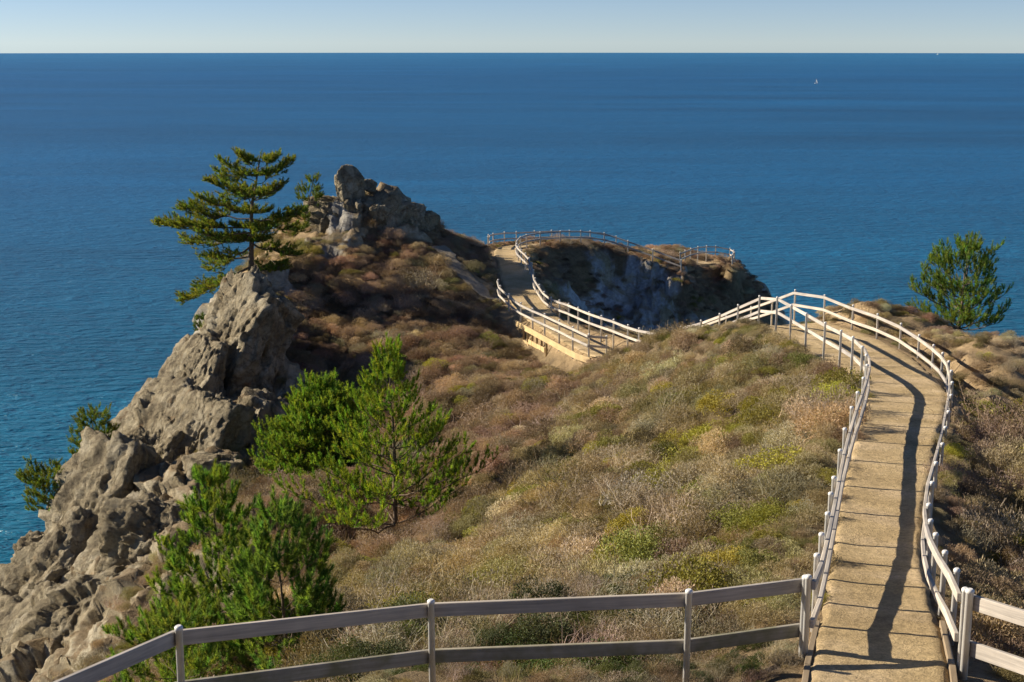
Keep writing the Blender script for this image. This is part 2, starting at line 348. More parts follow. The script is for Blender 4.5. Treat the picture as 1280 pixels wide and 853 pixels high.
# ------------------------------------------------------------------ terrain control points: (px, py, Y, zone)
# zones: s grey scrub, g yellow-green scrub, b brown brush, d bare dirt, r rock, n near leafy bushes
CP = [
 # foreground strip below the near fence
 (480, 765, 18.2, 'n'), (410, 810, 16.6, 'n'), (600, 750, 18.2, 'n'), (700, 745, 18.6, 'n'), (800, 728, 19, 'n'), (900, 720, 18.6, 'g'), (960, 720, 18, 'g'),
 (430, 845, 15.6, 'n'), (600, 845, 15.8, 'n'), (800, 840, 15.6, 'n'), (930, 830, 15.3, 'n'), (980, 800, 15.8, 'd'),
 # ridge flank, upper band beside the path
 (1050, 640, 22.3, 's'), (1020, 690, 19.8, 'g'), (1060, 590, 25.2, 'g'), (1072, 545, 28.5, 's'), (1040, 500, 33.5, 's'), (1000, 470, 38.5, 's'), (965, 434, 43.5, 'g'), (935, 406, 46.5, 's'), (905, 397, 49.5, 's'), (950, 402, 47.2, 's'),
 (1000, 560, 28.5, 's'), (1000, 620, 23.6, 's'), (960, 500, 36, 'g'), (950, 680, 20.5, 'g'),
 (880, 398, 52, 's'), (840, 410, 55, 's'), (800, 427, 58, 's'), (765, 447, 60.5, 's'), (742, 462, 61.5, 's'),
 (900, 450, 46, 's'), (850, 450, 50, 's'), (800, 455, 54, 's'), (750, 475, 56, 's'), (700, 485, 57, 'b'), (650, 490, 59, 'b'),
 (900, 520, 36, 's'), (850, 520, 40, 's'), (800, 520, 44, 's'), (750, 540, 44, 's'), (700, 550, 45.5, 's'), (650, 560, 47, 'b'), (600, 565, 49, 'b'),
 (950, 600, 25.3, 's'), (900, 600, 28, 'g'), (850, 600, 31, 's'), (800, 600, 34, 'd'), (750, 605, 36, 's'), (700, 620, 37, 's'), (650, 630, 38, 'g'), (600, 640, 39.5, 's'), (550, 650, 41, 'b'),
 (900, 690, 21.8, 'g'), (850, 690, 23.3, 'g'), (800, 690, 25.5, 's'), (750, 695, 27, 's'), (700, 700, 28.5, 'g'), (640, 705, 30, 's'), (580, 712, 31.5, 's'), (520, 716, 33, 's'), (460, 708, 35.5, 's'), (400, 700, 39, 'b'),
 # gully and spur
 (495, 662, 45, 'b'), (540, 610, 48.5, 'b'), (560, 560, 52, 'b'), (500, 575, 54, 'b'), (560, 500, 60, 'b'), (600, 500, 59, 'b'), (640, 460, 66, 'b'), (600, 450, 67, 'b'), (690, 460, 64.5, 'b'),
 (380, 600, 49.5, 'b'), (330, 622, 49, 'b'), (420, 590, 50.5, 'b'), (280, 650, 46, 'r'), (340, 660, 45, 'b'), (250, 720, 40, 'r'), (180, 760, 40, 'r'), (420, 640, 46, 'b'), (350, 600, 57, 'b'), (420, 585, 59, 'b'),
 (100, 840, 40, 'r'), (20, 820, 47, 'r'), (20, 860, 42, 'r'), (200, 850, 34, 'b'),
 (646, 438, 75.5, 'b'), (672, 446, 71.5, 'b'), (705, 458, 67.5, 'b'), (732, 466, 64.5, 'b'),
 # hill face
 (480, 500, 66, 'b'), (540, 500, 62, 'b'), (420, 500, 68, 'b'), (400, 450, 74, 'b'), (380, 400, 79, 'b'), (450, 450, 73, 'b'), (550, 450, 70, 'b'), (500, 410, 77, 'b'), (580, 415, 75, 'b'), (622, 424, 73.5, 's'), (450, 400, 78, 'b'),
 (560, 375, 81, 'b'), (500, 350, 83.5, 'b'), (450, 340, 84, 'b'), (410, 330, 85, 'b'), (380, 350, 83, 'b'), (600, 380, 81.5, 's'), (350, 370, 81, 'r'),
 (430, 300, 87, 'r'), (480, 300, 88, 'b'), (530, 310, 87.5, 'b'), (405, 290, 89, 'd'),
 (430, 250, 91, 'r'), (480, 248, 92, 'r'), (520, 262, 93, 'r'), (548, 283, 93.5, 'b'), (590, 306, 95, 'b'), (610, 330, 94, 'b'), (600, 345, 91, 'b'),
 (400, 264, 92, 'd'), (375, 282, 92, 'd'), (345, 318, 88, 'd'), (325, 350, 82, 'r'),
 # cliff skyline falling to the left
 (330, 400, 77, 'r'), (300, 450, 72, 'r'), (260, 480, 70, 'r'), (330, 500, 68, 'r'), (330, 570, 60, 'r'), (240, 600, 56, 'r'), (200, 540, 65, 'r'), (150, 610, 60, 'r'), (200, 690, 49, 'r'), (110, 680, 56, 'r'), (60, 740, 54, 'r'), (10, 800, 51, 'r'), (120, 760, 47, 'r'),
 # far bluff
 (668, 322, 102, 'b'), (680, 316, 108, 'b'), (740, 309, 114, 'b'), (790, 318, 117, 'b'), (840, 333, 117, 'b'), (880, 333, 120, 'd'), (912, 334, 124, 'b'), (935, 345, 127, 'b'), (950, 362, 127, 'r'),
 (672, 350, 98, 'b'), (700, 360, 103, 'r'), (750, 345, 109.5, 'r'), (760, 385, 107, 'r'), (800, 350, 111, 'r'), (800, 420, 105, 'r'), (850, 360, 112.5, 'r'), (850, 400, 108, 'r'), (900, 380, 113, 'b'), (900, 350, 118, 'b'),
 (700, 385, 94, 'b'), (740, 415, 92, 'b'),
 # right of the path
 (1080, 372, 55, 'b'), (1110, 382, 54, 'g'), (1145, 393, 52.5, 'd'), (1200, 412, 50, 'b'), (1240, 432, 47, 'd'), (1290, 442, 45, 'd'), (1150, 420, 48, 'd'), (1100, 400, 50.5, 'd'), (1060, 385, 53, 'd'),
 (1200, 445, 43.5, 'd'), (1240, 470, 40, 'd'), (1280, 500, 33.8, 'g'), (1195, 480, 37.5, 'd'), (1210, 520, 32, 's'), (1260, 560, 27.3, 's'), (1200, 580, 27, 's'), (1220, 640, 22.9, 'b'), (1270, 650, 22.2, 's'), (1190, 690, 20.5, 'b'),
 (1240, 730, 18.3, 's'), (1280, 780, 16.6, 's'), (1230, 830, 15.5, 'n'),
]
# places out of view that shape the land: (X, Y, Z)
XYZ = [(0, -10, -1.5), (-10, -10, -2), (10, -10, -2), (0, 0, -1.8), (-8, 0, -2.6), (8, 0, -2.8), (0, 6, -4.4), (6, 8, -5.4), (-8, 7, -5.8), (4, 11, -6.6), (0, 11, -6.2), (-9, 11, -7.6),
       (-3, 13.3, -6.8), (-0.8, 15.2, -7.25), (-5, 11.2, -6.7), (-4, 15.2, -8.2), (-7, 14, -9.6), (-3.6, 18, -10.2), (-7, 19, -11.4), (-12, 18, -13.5), (-5, 22, -12), (9, 14, -7.8), (14, 14, -11), (-16, 10, -12), (-25, 0, -14), (25, 0, -14), (-14, 22, -17.5), (-9, 26, -14.8), (-7.6, 20, -12.2), (-11.4, 30, -17.8), (-9, 16, -11.5), (-10, 22, -15.5), (-5.5, 27, -12.2), (-24, 22, -24),
       (12, 22, -9.2), (18, 26, -12.6), (17, 36, -12.6), (24, 40, -18), (20, 50, -13.6), (28, 58, -24), (17, 58, -13.5), (14, 66, -18), (24, 75, -32), (35, 50, -34),
       (12, 60, -14.2), (8, 74, -20), (5.5, 84, -20.5), (12, 88, -26), (20, 95, -34), (30, 105, -48), (26, 118, -30), (34, 125, -52), (24, 135, -30), (15, 135, -22), (5, 125, -20), (-3, 118, -19), (10, 150, -45), (-10, 125, -40),
       (-6, 110, -22), (-8, 100, -15), (-14, 104, -22), (-16, 96, -13.5), (-22, 96, -24), (-20, 88, -19), (-22, 78, -26), (-26, 70, -32), (-26, 60, -32), (-26, 50, -30), (-26, 40, -28), (-34, 60, -50), (-34, 40, -44), (-34, 80, -52), (-30, 100, -52),
       (-40, 20, -45), (-60, 0, -60), (-70, 60, -110), (-60, 100, -110), (0, 170, -100), (-40, 140, -110), (50, 150, -110), (70, 100, -120), (60, 60, -80), (60, 20, -60), (50, 0, -40), (-30, 120, -75), (30, 150, -80)]
pts = []; zone = []
for a, b_, Y, z_ in CP:
    x, y, z = P(a, b_, Y); dz = {'s': -0.42, 'g': -0.4, 'b': -0.5, 'n': -0.45, 'd': 0.0, 'r': -0.1}[z_] * (0.7 if Y < 22 else 1)
    pts.append((x, y, z + dz)); zone.append(z_)
for x, y, z in XYZ: pts.append((x, y, z)); zone.append('r' if z < -16 and y > 20 else 's')
for k in range(4, len(PC), 9): pts.append(tuple(PC[k])); zone.append('d')
for Fl in FENCES:
    for k in range(0, len(Fl), 2): pts.append(tuple(Fl[k])); zone.append('d' if Fl is F2 else 's' if Fl[k][1] < 100 else 'b')
pts = np.array(pts)
keep_ = [k for k in range(len(pts)) if not any(np.hypot(*(pts[k, :2] - pts[m, :2])) < 0.5 for m in range(k))]
pts = pts[keep_]; zone = [zone[k] for k in keep_]; SC_ = 40.0
def phi(r2): return np.where(r2 > 1e-12, 0.5 * r2 * np.log(np.maximum(r2, 1e-12)), 0)
def solve_rbf(xy, z, lam=2e-4):
    n = len(xy); q = xy / SC_
    d2 = ((q[:, None] - q[None]) ** 2).sum(2); K = phi(d2) + lam * np.eye(n)
    Pm = np.hstack([np.ones((n, 1)), q]); M = np.block([[K, Pm], [Pm.T, np.zeros((3, 3))]])
    s = np.linalg.solve(M, np.concatenate([z, np.zeros(3)])); return q, s
_q, _w = solve_rbf(pts[:, :2], pts[:, 2])
def rbf(X, Y):
    out = np.zeros(len(X))
    for a in range(0, len(X), 60000):
        x = X[a:a + 60000] / SC_; y = Y[a:a + 60000] / SC_
        d2 = (x[:, None] - _q[None, :, 0]) ** 2 + (y[:, None] - _q[None, :, 1]) ** 2
        out[a:a + 60000] = phi(d2) @ _w[:-3] + _w[-3] + _w[-2] * x + _w[-1] * y
    return out
def line_info(X, Y, C, W=None):
    """distance to a polyline, z and half width there"""
    best = np.full(len(X), 1e9); zz = np.zeros(len(X)); ww = np.zeros(len(X))
    for k in range(len(C) - 1):
        a = C[k]; d = C[k + 1] - a; L2 = d[0] ** 2 + d[1] ** 2 + 1e-9
        t = np.clip(((X - a[0]) * d[0] + (Y - a[1]) * d[1]) / L2, 0, 1)
        dist = np.hypot(X - a[0] - t * d[0], Y - a[1] - t * d[1]); m = dist < best
        best[m] = dist[m]; zz[m] = (a[2] + t * d[2])[m]
        if W is not None: ww[m] = (W[k] + t * (W[k + 1] - W[k]))[m]
    return best, zz, ww
ZN = 'sgbdrn'
zid = np.array([ZN.index(c) for c in zone])
def zones(X, Y):
    """soft membership of each zone, edges broken up by noise"""
    p3 = np.stack([X, Y, X * 0], 1)
    xs = X + 1.6 * fbm(p3 * 0.22, 3); ys = Y + 2.2 * fbm(p3 * 0.22 + 40, 3)
    Wt = np.zeros((len(X), 6))
    for a in range(0, len(X), 60000):
        d2 = (xs[a:a + 60000, None] - pts[None, :, 0]) ** 2 + ((ys[a:a + 60000, None] - pts[None, :, 1]) * 0.8) ** 2
        g = 1 / (d2 + 0.4) ** 2.5
        for k in range(6): Wt[a:a + 60000, k] = g[:, zid == k].sum(1)
    return Wt / Wt.sum(1)[:, None]
def height(X, Y, detail=True, Z=None):
    z = rbf(X, Y)
    near_p, zp, wp = line_info(X, Y, PC[::3], PW[::3])
    near_t, zt, _ = line_info(X, Y, TR[::3])
    p3 = np.stack([X, Y, X * 0], 1)
    far_ = sstep(Y, 10, 30)
    if detail:
        rk = Z[:, 4] if Z is not None else 0
        rk = sstep(rk, 0.35, 0.75)
        z = z + (0.22 + 0.3 * far_) * fbm(p3 * 0.3, 3) + 0.10 * fbm(p3 * 1.1, 3) + rk * 0.3 * fbm(p3 * np.array([0.45, 0.35, 1]), 3) + 0.03 * fbm(p3 * 4, 2)
    for Fl in FENCES:
        nf, zf, _ = line_info(X, Y, np.array(Fl)); wf = 1 - sstep(nf, 0.3, 1.1); z = z * (1 - wf) + (zf - 0.03) * wf
    dk = sstep(Y, 64, 66) * (1 - sstep(Y, 78, 80)) * 0.55
    w = 1 - sstep(near_p, wp + 0.15 - dk, wp + 1.0 - dk * 1.2)
    z = z * (1 - w) + (zp - 0.06) * w
    w2 = 1 - sstep(near_t, 0.4, 1.4)
    z = z * (1 - w2) + (zt - 0.05) * w2
    return z, near_p - wp, near_t

NX, NY = 1000, 760
sgrid = np.linspace(-0.85, 0.85, NX); ygrid = np.geomspace(12, 200, NY) - 20
S, YY = np.meshgrid(sgrid, ygrid); X = (S * (YY + 20) * 1.0).ravel(); Yv = YY.ravel()
Zo = zones(X, Yv)
Zh, dp, dt_ = height(X, Yv, True, Zo)
Zh = np.maximum(Zh, -HSEA - 6)
Vt = np.stack([X, Yv, Zh], 1)
# sideways roughness on rock so that steep faces are not smooth sheets
rk = sstep(Zo[:, 4], 0.35, 0.7) * sstep(np.minimum(dp, dt_ - 0.4), 0.6, 2.0)
mk = rk > 0.01; Vm = Vt[mk]; wrp = Vm + 0.5 * np.stack([fbm(Vm * 0.4, 3), fbm(Vm * 0.4 + 9, 3), fbm(Vm * 0.4 + 20, 3)], 1)
gx = np.gradient(Zh.reshape(NY, NX), axis=1) / (np.gradient(X.reshape(NY, NX), axis=1)); gy = np.gradient(Zh.reshape(NY, NX), axis=0) / np.gradient(Yv.reshape(NY, NX), axis=0)
nv = np.stack([-gx.ravel(), -gy.ravel(), np.ones(NX * NY)], 1)[mk]; nv /= np.linalg.norm(nv, axis=1)[:, None]
wrp = wrp @ np.array([[1, 0, 0.0], [0, 1, 0], [0.75, 0.2, 0.45]]); dd_ = 0.75 * blocks(wrp, 0.33) + 0.30 * blocks(wrp, 0.85, 5) + 0.12 * blocks(wrp, 2.3, 9) + 0.12 * fbm(Vm * 1.1, 5, ridged=True, gain=0.6) + 0.07 * fbm(Vm * 3.4, 3)
Vt[mk] += nv * (dd_ * rk[mk])[:, None]
i, j = np.meshgrid(np.arange(NY - 1), np.arange(NX - 1), indexing='ij'); i = i.ravel(); j = j.ravel()
Fc = np.stack([i * NX + j, i * NX + j + 1, (i + 1) * NX + j + 1, (i + 1) * NX + j], 1)
deep = Vt[:, 2].reshape(NY, NX) < -HSEA - 5
keep = ~(deep[:-1, :-1] & deep[1:, 1:]).ravel(); Fc = Fc[keep]
dirtm = np.clip(sstep(Zo[:, 3], 0.35, 0.6) + (1 - sstep(dp, 0.0, 0.35)), 0, 1)
palem = ((Vt[:, 1] > 95) & (Vt[:, 0] > 0)).astype(float) + 0.5 * (Vt[:, 0] < -10) * (Vt[:, 1] > 75)
hill = link_mesh('hillside', Vt, Fc, mat_ground, smooth=True, attrs={
    'rock': ('FLOAT', 'POINT', sstep(Zo[:, 4], 0.35, 0.6) * (1 - (1 - sstep(dp, 0.1, 0.7)))),
    'dirt': ('FLOAT', 'POINT', dirtm), 'pale': ('FLOAT', 'POINT', np.clip(palem, 0, 1))})
tag(hill, kind='structure')
def ground_z(x, y):
    X_ = np.array([x], float); Y_ = np.array([y], float)
    return float(height(X_, Y_, True, zones(X_, Y_))[0][0])

# path and trail sheets
def strip(name, C, Wd, mat, up, n_across, jitter):
    d = np.gradient(C[:, :2], axis=0); d /= np.linalg.norm(d, axis=1)[:, None] + 1e-9; nrm = np.stack([d[:, 1], -d[:, 0]], 1)
    V = []
    for k in range(len(C)):
        for q in range(n_across):
            t = (q / (n_across - 1)) * 2 - 1
            w = Wd[k] * (1 + 0.0) * t
            V.append([C[k, 0] + nrm[k, 0] * w, C[k, 1] + nrm[k, 1] * w, C[k, 2] + up])
    V = np.array(V); e = fbm(V * 1.3, 3); tt = np.tile(np.linspace(-1, 1, n_across), len(C))
    nn_ = np.repeat(nrm, n_across, axis=0); sgn = np.sign(tt) * (np.abs(tt) > 0.8)
    V[:, :2] += nn_ * (sgn * e * jitter)[:, None]
    V[:, 2] += 0.012 * fbm(V * 2.2, 3) - 0.05 * (np.abs(tt) > 0.99) - 0.015 * (1 - tt ** 2)
    i, j = np.meshgrid(np.arange(len(C) - 1), np.arange(n_across - 1), indexing='ij'); i = i.ravel(); j = j.ravel()
    Fc = np.stack([i * n_across + j, i * n_across + j + 1, (i + 1) * n_across + j + 1, (i + 1) * n_across + j], 1)
    o = link_mesh(name, V, Fc, mat, smooth=True); tag(o, kind='structure'); return o
def resample(C, step, *extra):
    s = np.concatenate([[0], np.cumsum(np.linalg.norm(np.diff(C, axis=0), axis=1))]); n = max(2, int(s[-1] / step)); t = np.linspace(0, s[-1], n + 1)
    out = [np.stack([np.interp(t, s, C[:, k]) for k in range(3)], 1)] + [np.interp(t, s, e) for e in extra]
    return out if extra else out[0]
C2, W2 = resample(PC, 0.2, PW)
strip('path', C2, W2, mat_path, 0.03, 21, 0.06)
Ct = resample(TR, 0.3); strip('hill_trail', Ct, np.full(len(Ct), 0.5), mat_trail, 0.04, 9, 0.25)

# ------------------------------------------------------------------ fences
def tube_arrays(path, radii, n=8, cap=True):
    path = np.array(path, float); V = []; Fc = []
    for k, p in enumerate(path):
        d = path[min(k + 1, len(path) - 1)] - path[max(k - 1, 0)]; d /= np.linalg.norm(d) + 1e-9
        u = np.cross(d, [0.3, 0.9, 0.1] if abs(d[2]) > 0.8 else [0, 0, 1]); u /= np.linalg.norm(u); v = np.cross(d, u)
        for q in range(n):
            a = 2 * math.pi * q / n; V.append(p + radii[k] * (math.cos(a) * u + math.sin(a) * v))
    for k in range(len(path) - 1):
        for q in range(n):
            Fc.append((k * n + q, k * n + (q + 1) % n, (k + 1) * n + (q + 1) % n, (k + 1) * n + q))
    if cap: Fc.append(tuple(range(n))[::-1]); Fc.append(tuple((len(path) - 1) * n + q for q in range(n)))
    return V, Fc
def board(name, a, b, h, t, mat, parent, up=Vector((0, 0, 1)), bev=0.006):
    a = Vector(a); b = Vector(b); d = (b - a); L = d.length; d.normalize(); side = d.cross(up).normalized(); u = side.cross(d).normalized()
    bm = bmesh.new(); bmesh.ops.create_cube(bm, size=1)
    for v in bm.verts: v.co = Vector((v.co.x * L, v.co.y * t, v.co.z * h))
    bmesh.ops.bevel(bm, geom=bm.edges[:], offset=bev, segments=1, affect='EDGES')
    off = random.uniform(0, 50); co_ = [(v.co.x + off, v.co.y + off, v.co.z) for v in bm.verts]
    M = Matrix((( d.x, side.x, u.x, 0), (d.y, side.y, u.y, 0), (d.z, side.z, u.z, 0), (0, 0, 0, 1)))
    mid = (a + b) / 2; base = parent.location if parent else Vector((0, 0, 0))
    for v in bm.verts: v.co = M @ v.co + mid - base
    me = bpy.data.meshes.new(name); bm.to_mesh(me); bm.free(); me.materials.append(mat)
    at_ = me.attributes.new('along', 'FLOAT_VECTOR', 'POINT'); at_.data.foreach_set('vector', [c for p in co_ for c in p])
    o = bpy.data.objects.new(name, me); COL.objects.link(o)
    if parent: o.parent = parent
    return o
def fence(pts, label, side, post_r=0.034, spacing=None, height_=1.07, rail_h=0.1, rail_t=0.045, low=0.53, mat=None, lowmat=None, group='wooden rail fences along the overlook path', sag=0.0):
    """pts: ground points; side = +1 puts the rails to the right of the run, -1 to the left"""
    mat = mat or mat_wood; lowmat = lowmat or mat
    pts = np.array(pts, float)
    if spacing:
        fine_ = resample(catmull(pts, 8), 0.1); idx = [0]; s_ = 0.0
        while True:
            s_ += (1.15 if s_ < 5.5 and spacing == 2.05 else spacing) * random.uniform(0.94, 1.06); q = int(round(s_ / 0.1))
            if q >= len(fine_) - 4: break
            idx.append(q)
        idx.append(len(fine_) - 1); pts = fine_[idx]
    root = empty('rail_fence', tuple(pts[0])); tag(root, label, 'fence', group)
    tops = []
    for k, p in enumerate(pts):
        a = pts[max(k - 1, 0)]; b_ = pts[min(k + 1, len(pts) - 1)]; d = (b_ - a)[:2]; d /= np.linalg.norm(d) + 1e-9
        nrm = np.array([d[1], -d[0]]) * side; tops.append((p, nrm))
        h = height_ + random.uniform(0.0, 0.035); tl = np.array([random.gauss(0, 0.01), random.gauss(0, 0.01), 0])
        q0 = p - pts[0]; r_ = post_r
        V, Fc = tube_arrays([q0 + [0, 0, -0.5], q0 + [0, 0, h - 0.02] + tl, q0 + [0, 0, h - 0.018] + tl, q0 + [0, 0, h + 0.012] + tl, q0 + [0, 0, h + 0.028] + tl], [r_, r_, r_ * 1.14, r_ * 1.14, r_ * 0.7], 12)
        o = link_mesh('post', V, Fc, mat_metal, root); 
        for pl in o.data.polygons: pl.use_smooth = len(pl.vertices) == 4
    off = post_r + rail_t / 2 + 0.004
    for lev, nm in ((height_ - rail_h / 2 - 0.03, 'top_rail'), (low, 'lower_rail')):
        jit = [random.uniform(-0.008, 0.008) for _ in tops]
        for k in range(len(tops) - 1):
            (p, n1_), (q, n2_) = tops[k], tops[k + 1]
            a = p + np.array([n1_[0] * off, n1_[1] * off, lev + jit[k]]); b_ = q + np.array([n2_[0] * off, n2_[1] * off, lev + jit[k + 1]])
            d = (b_ - a) / np.linalg.norm(b_ - a)
            if post_r > 0.036 and len(tops) < 9:          # bolt heads on the big near boards
                face = np.array([n1_[0], n1_[1], 0]) * (rail_t / 2)
                for e_, sg_ in ((a, 1), (b_, -1)):
                    for zz in (-0.035, 0.035):
                        c0 = e_ + d * sg_ * 0.045 + face + np.array([0, 0, zz]) - pts[0]; nn3 = np.array([n1_[0], n1_[1], 0])
                        bV, bF = tube_arrays([c0, c0 + nn3 * 0.007, c0 + nn3 * 0.0095], [0.011, 0.011, 0.006], 8); link_mesh('bolt', bV, bF, mat_bolt, root)
            board(nm, a - d * 0.004, b_ - d * 0.003, rail_h, rail_t, mat if nm == 'top_rail' else lowmat, root)
    return root
fence(F1, 'curving grey rail fence along the left edge of the near dirt path', 1, spacing=2.05, rail_t=0.05)
fence(F2, 'curving grey rail fence along the right edge of the near dirt path', -1, spacing=2.05, rail_t=0.05)
fence(F0, 'low rail fence crossing the foreground, leading left from the path with bluish grey boards', 1, post_r=0.037, rail_h=0.155, rail_t=0.05, low=0.42, mat=mat_wood, lowmat=mat_woodg)
fence(F3, 'short rail fence section turning off to the right at the lower right corner', -1, post_r=0.042, rail_h=0.17, rail_t=0.05, low=0.42)
fence(F4, 'sunlit white rail fence on the near left side of the boardwalk in the saddle', 1, spacing=None, post_r=0.046, rail_h=0.11, rail_t=0.06)
fence(F5, 'long rail fence right of the boardwalk, climbing along the shaded bluff top', -1, spacing=2.1, post_r=0.046, rail_h=0.11, rail_t=0.06)
fence(F6, 'weathered rail fence behind the path on the seaward edge of the far bluff', 1, spacing=2.1, post_r=0.046, rail_h=0.11, rail_t=0.06)
fence(F7, 'rail fence around the farthest lookout point above the sea', 1, spacing=2.0, post_r=0.046, rail_h=0.11, rail_t=0.06)
# ------------------------------------------------------------------ boardwalk in the saddle
root = empty('boardwalk', P(690, 425, 71)); tag(root, 'wooden boardwalk with sunlit yellow side beam, between two white rail fences in the saddle', 'boardwalk')
BW = [P(*q) for q in [(643, 401, 78.6), (660, 410, 75.6), (680, 421, 72.4), (700, 432, 69.4), (720, 442.5, 66.8), (738, 449, 64.8)]]
for k in range(len(BW) - 1): board('side_beam', np.array(BW[k]) + [0, 0, -0.1], np.array(BW[k + 1]) + [0, 0, -0.1], 0.3, 0.09, mat_deckw, root)
for k in range(2): board('lower_beam', np.array(BW[k]) + [0.05, 0, -0.95 + 0.18 * k], np.array(BW[k + 1]) + [0.05, 0, -0.95 + 0.22 * k], 0.26, 0.08, mat_deckw, root)
C3 = resample(np.array(BW), 0.95)
for k in range(0, 8): board('support_post', C3[k] + [0.06, 0.02, -0.26], C3[k] + [0.06, 0.02, -1.25], 0.12, 0.12, mat_deckw, root, up=Vector((0, 1, 0)))

# timber edging of the near path
for s_, nm in ((-1, 'left'), (1, 'right')):
    E = (EL if s_ < 0 else ER)[6:26]; Ec = resample(E, 1.5)
    root = empty('path_edging', tuple(Ec[0])); tag(root, 'row of half buried timber boards edging the %s side of the near dirt path' % nm, 'edging', 'timber edging boards of the dirt path')
    for k in range(min(4, len(Ec) - 1)):
        o_ = np.array([s_ * 0.05, 0, -0.035]); board('timber', Ec[k] + o_, Ec[k + 1] + o_ - [0, 0.02, 0], 0.16, 0.07, mat_sleeper, root)

# ------------------------------------------------------------------ rocks
_ico = {}
def ico(n):
    if n not in _ico:
        bm = bmesh.new(); bmesh.ops.create_icosphere(bm, subdivisions=n, radius=1); bm.verts.ensure_lookup_table()
        _ico[n] = (np.array([v.co[:] for v in bm.verts]), np.array([[v.index for v in f.verts] for f in bm.faces])); bm.free()
    return _ico[n]
def rock(name, c, size, rot=(0, 0, 0), seed=0, sub=6, planes=13, amp=0.06, label=None, cat='rock', group=None, kind=None, rough=1.0, cuts=(), bk=1.0):
    V, Fc = ico(sub); rs = np.random.RandomState(seed)
    n_ = rs.normal(size=(planes, 3)); n_ /= np.linalg.norm(n_, axis=1)[:, None]; d = rs.uniform(0.62, 1.0, planes)
    n_ = np.vstack([n_, np.eye(3), -np.eye(3)]); d = np.concatenate([d, np.full(6, 1.0)])
    for cx_, cy_, cz_, cd in cuts:
        cn = np.array([cx_, cy_, cz_]); n_ = np.vstack([n_, cn / np.linalg.norm(cn)]); d = np.append(d, cd)
    r_ = (np.maximum(V @ n_.T / d, 0) ** 22).sum(1) ** (-1 / 22)
    Pn = V * r_[:, None]; half = np.array(size) / 2; M = Matrix.Identity(3)
    from mathutils import Euler
    M = np.array(Euler([R(a) for a in rot]).to_matrix())
    W_ = Pn * half; off = seed * 3.7; m = min(size)
    rg = fbm(W_ * (1.6 / m) + off, 5, ridged=True, gain=0.55); bl = fbm(W_ * (0.9 / m) + off + 5, 3)
    st = fbm(W_ * np.array([0.5, 0.5, 2.2]) * (2.2 / m) + off, 3, ridged=True)
    crk = np.abs(perlin(W_ * np.array([1.5, 1.5, 0.6]) * (1.7 / m) + off + bl[:, None] * 0.6)); crk = -np.exp(-(crk / 0.045) ** 2)
    fine = fbm(W_ * 2.2 + off, 5, ridged=True, gain=0.6); Wq = (W_ * np.array([1, 1, 0.5])) @ np.array([[1, 0.2, 0.3], [0, 1, 0.2], [-0.4, 0, 1]]) + 0.22 * m * np.stack([bl, fbm(W_ * (0.9 / m) + off + 9, 3), rg * 0.3], 1) + off
    dd = bk * m * (0.13 * blocks(Wq, 1.9 / m, seed) + 0.07 * blocks(Wq, 4.6 / m, seed + 3) + 0.03 * blocks(Wq, 10.0 / m, seed + 6) + amp * 0.3 * rg + 0.05 * bl + amp * 0.3 * st + 0.03 * crk) + 0.06 * fine * rough
    W_ = W_ + V * dd[:, None] + 0.05 * rough * np.stack([perlin(W_ * 3 + 40), perlin(W_ * 3 + 70), perlin(W_ * 3 + 90)], 1)
    W_ = W_ @ M.T
    o = link_mesh(name, W_, Fc, mat_rock, smooth=False); o.location = c
    if kind: tag(o, kind=kind)
    else: tag(o, label, cat, group)
    return o
def crag(px, py, Y, w, d, h, rot, seed, label, **kw):
    rock('rock_outcrop', P(px, py, Y), (w, d, h), rot, seed, label=label, cat='rock outcrop', group='rock outcrops of the sea cliff', **kw)
crag(291, 470, 71.5, 4.9, 5.4, 10.4, (3, 12, 40), 11, 'tallest pale crag directly under the large windswept pine', planes=3, cuts=[(-0.8, 0.0, 0.55, 0.62), (0.3, -0.2, 0.95, 0.9)])
crag(238, 508, 69.0, 2.7, 4.2, 6.6, (0, 18, 40), 12, 'split pale rock leaning against the left foot of the tallest crag', planes=4, cuts=[(-0.8, 0.0, 0.6, 0.65)])
crag(325, 540, 65.5, 3.0, 3.6, 3.4, (10, 16, 40), 13, 'overhanging brown block at the shaded foot of the tallest crag', sub=5, planes=5)
crag(184, 602, 62, 3.6, 6.4, 9.0, (0, 27, 44), 14, 'broad furrowed grey crag right of the small pines on the cliff edge', planes=4, cuts=[(-0.8, 0.0, 0.6, 0.6)])
crag(238, 588, 61, 2.4, 4.0, 6.4, (0, 15, 40), 15, 'narrow pale rib of rock between the tallest crag and the furrowed grey crag', planes=4, cuts=[(-0.7, 0.0, 0.7, 0.7)])
crag(122, 668, 58, 2.6, 5.6, 7.6, (0, 38, 44), 16, 'sloping brown rock slab just below the lowest small pine', planes=4)
crag(165, 720, 52, 2.4, 4.8, 5.6, (0, 30, 44), 26, 'seamed tan slab below the furrowed grey crag, above the near pines', planes=4, cuts=[(-0.8, 0.0, 0.6, 0.65)])
crag(74, 746, 54, 2.8, 5.2, 6.4, (0, 42, 42), 17, 'long tan slab in the middle of the lower left cliff', planes=4)
crag(45, 705, 56, 1.6, 2.4, 1.9, (0, 10, 20), 18, 'small knob of rock standing on the lower left cliff skyline', sub=5, planes=6)
crag(5, 838, 50, 2.8, 4.6, 4.6, (0, 42, 40), 19, 'tan rock at the left edge of the picture above the water')
crag(48, 835, 46, 2.6, 4, 5.0, (0, 30, 34), 20, 'grey blocky rock at the lower left corner')
crag(200, 508, 67, 1.1, 2, 1.9, (0, 12, 0), 21, 'thin pointed spire of rock on the skyline left of the tallest crag', sub=5)
crag(215, 690, 47, 3.2, 4, 2.8, (0, 20, 60), 22, 'pale speckled rocks above the tips of the near pines', sub=6)
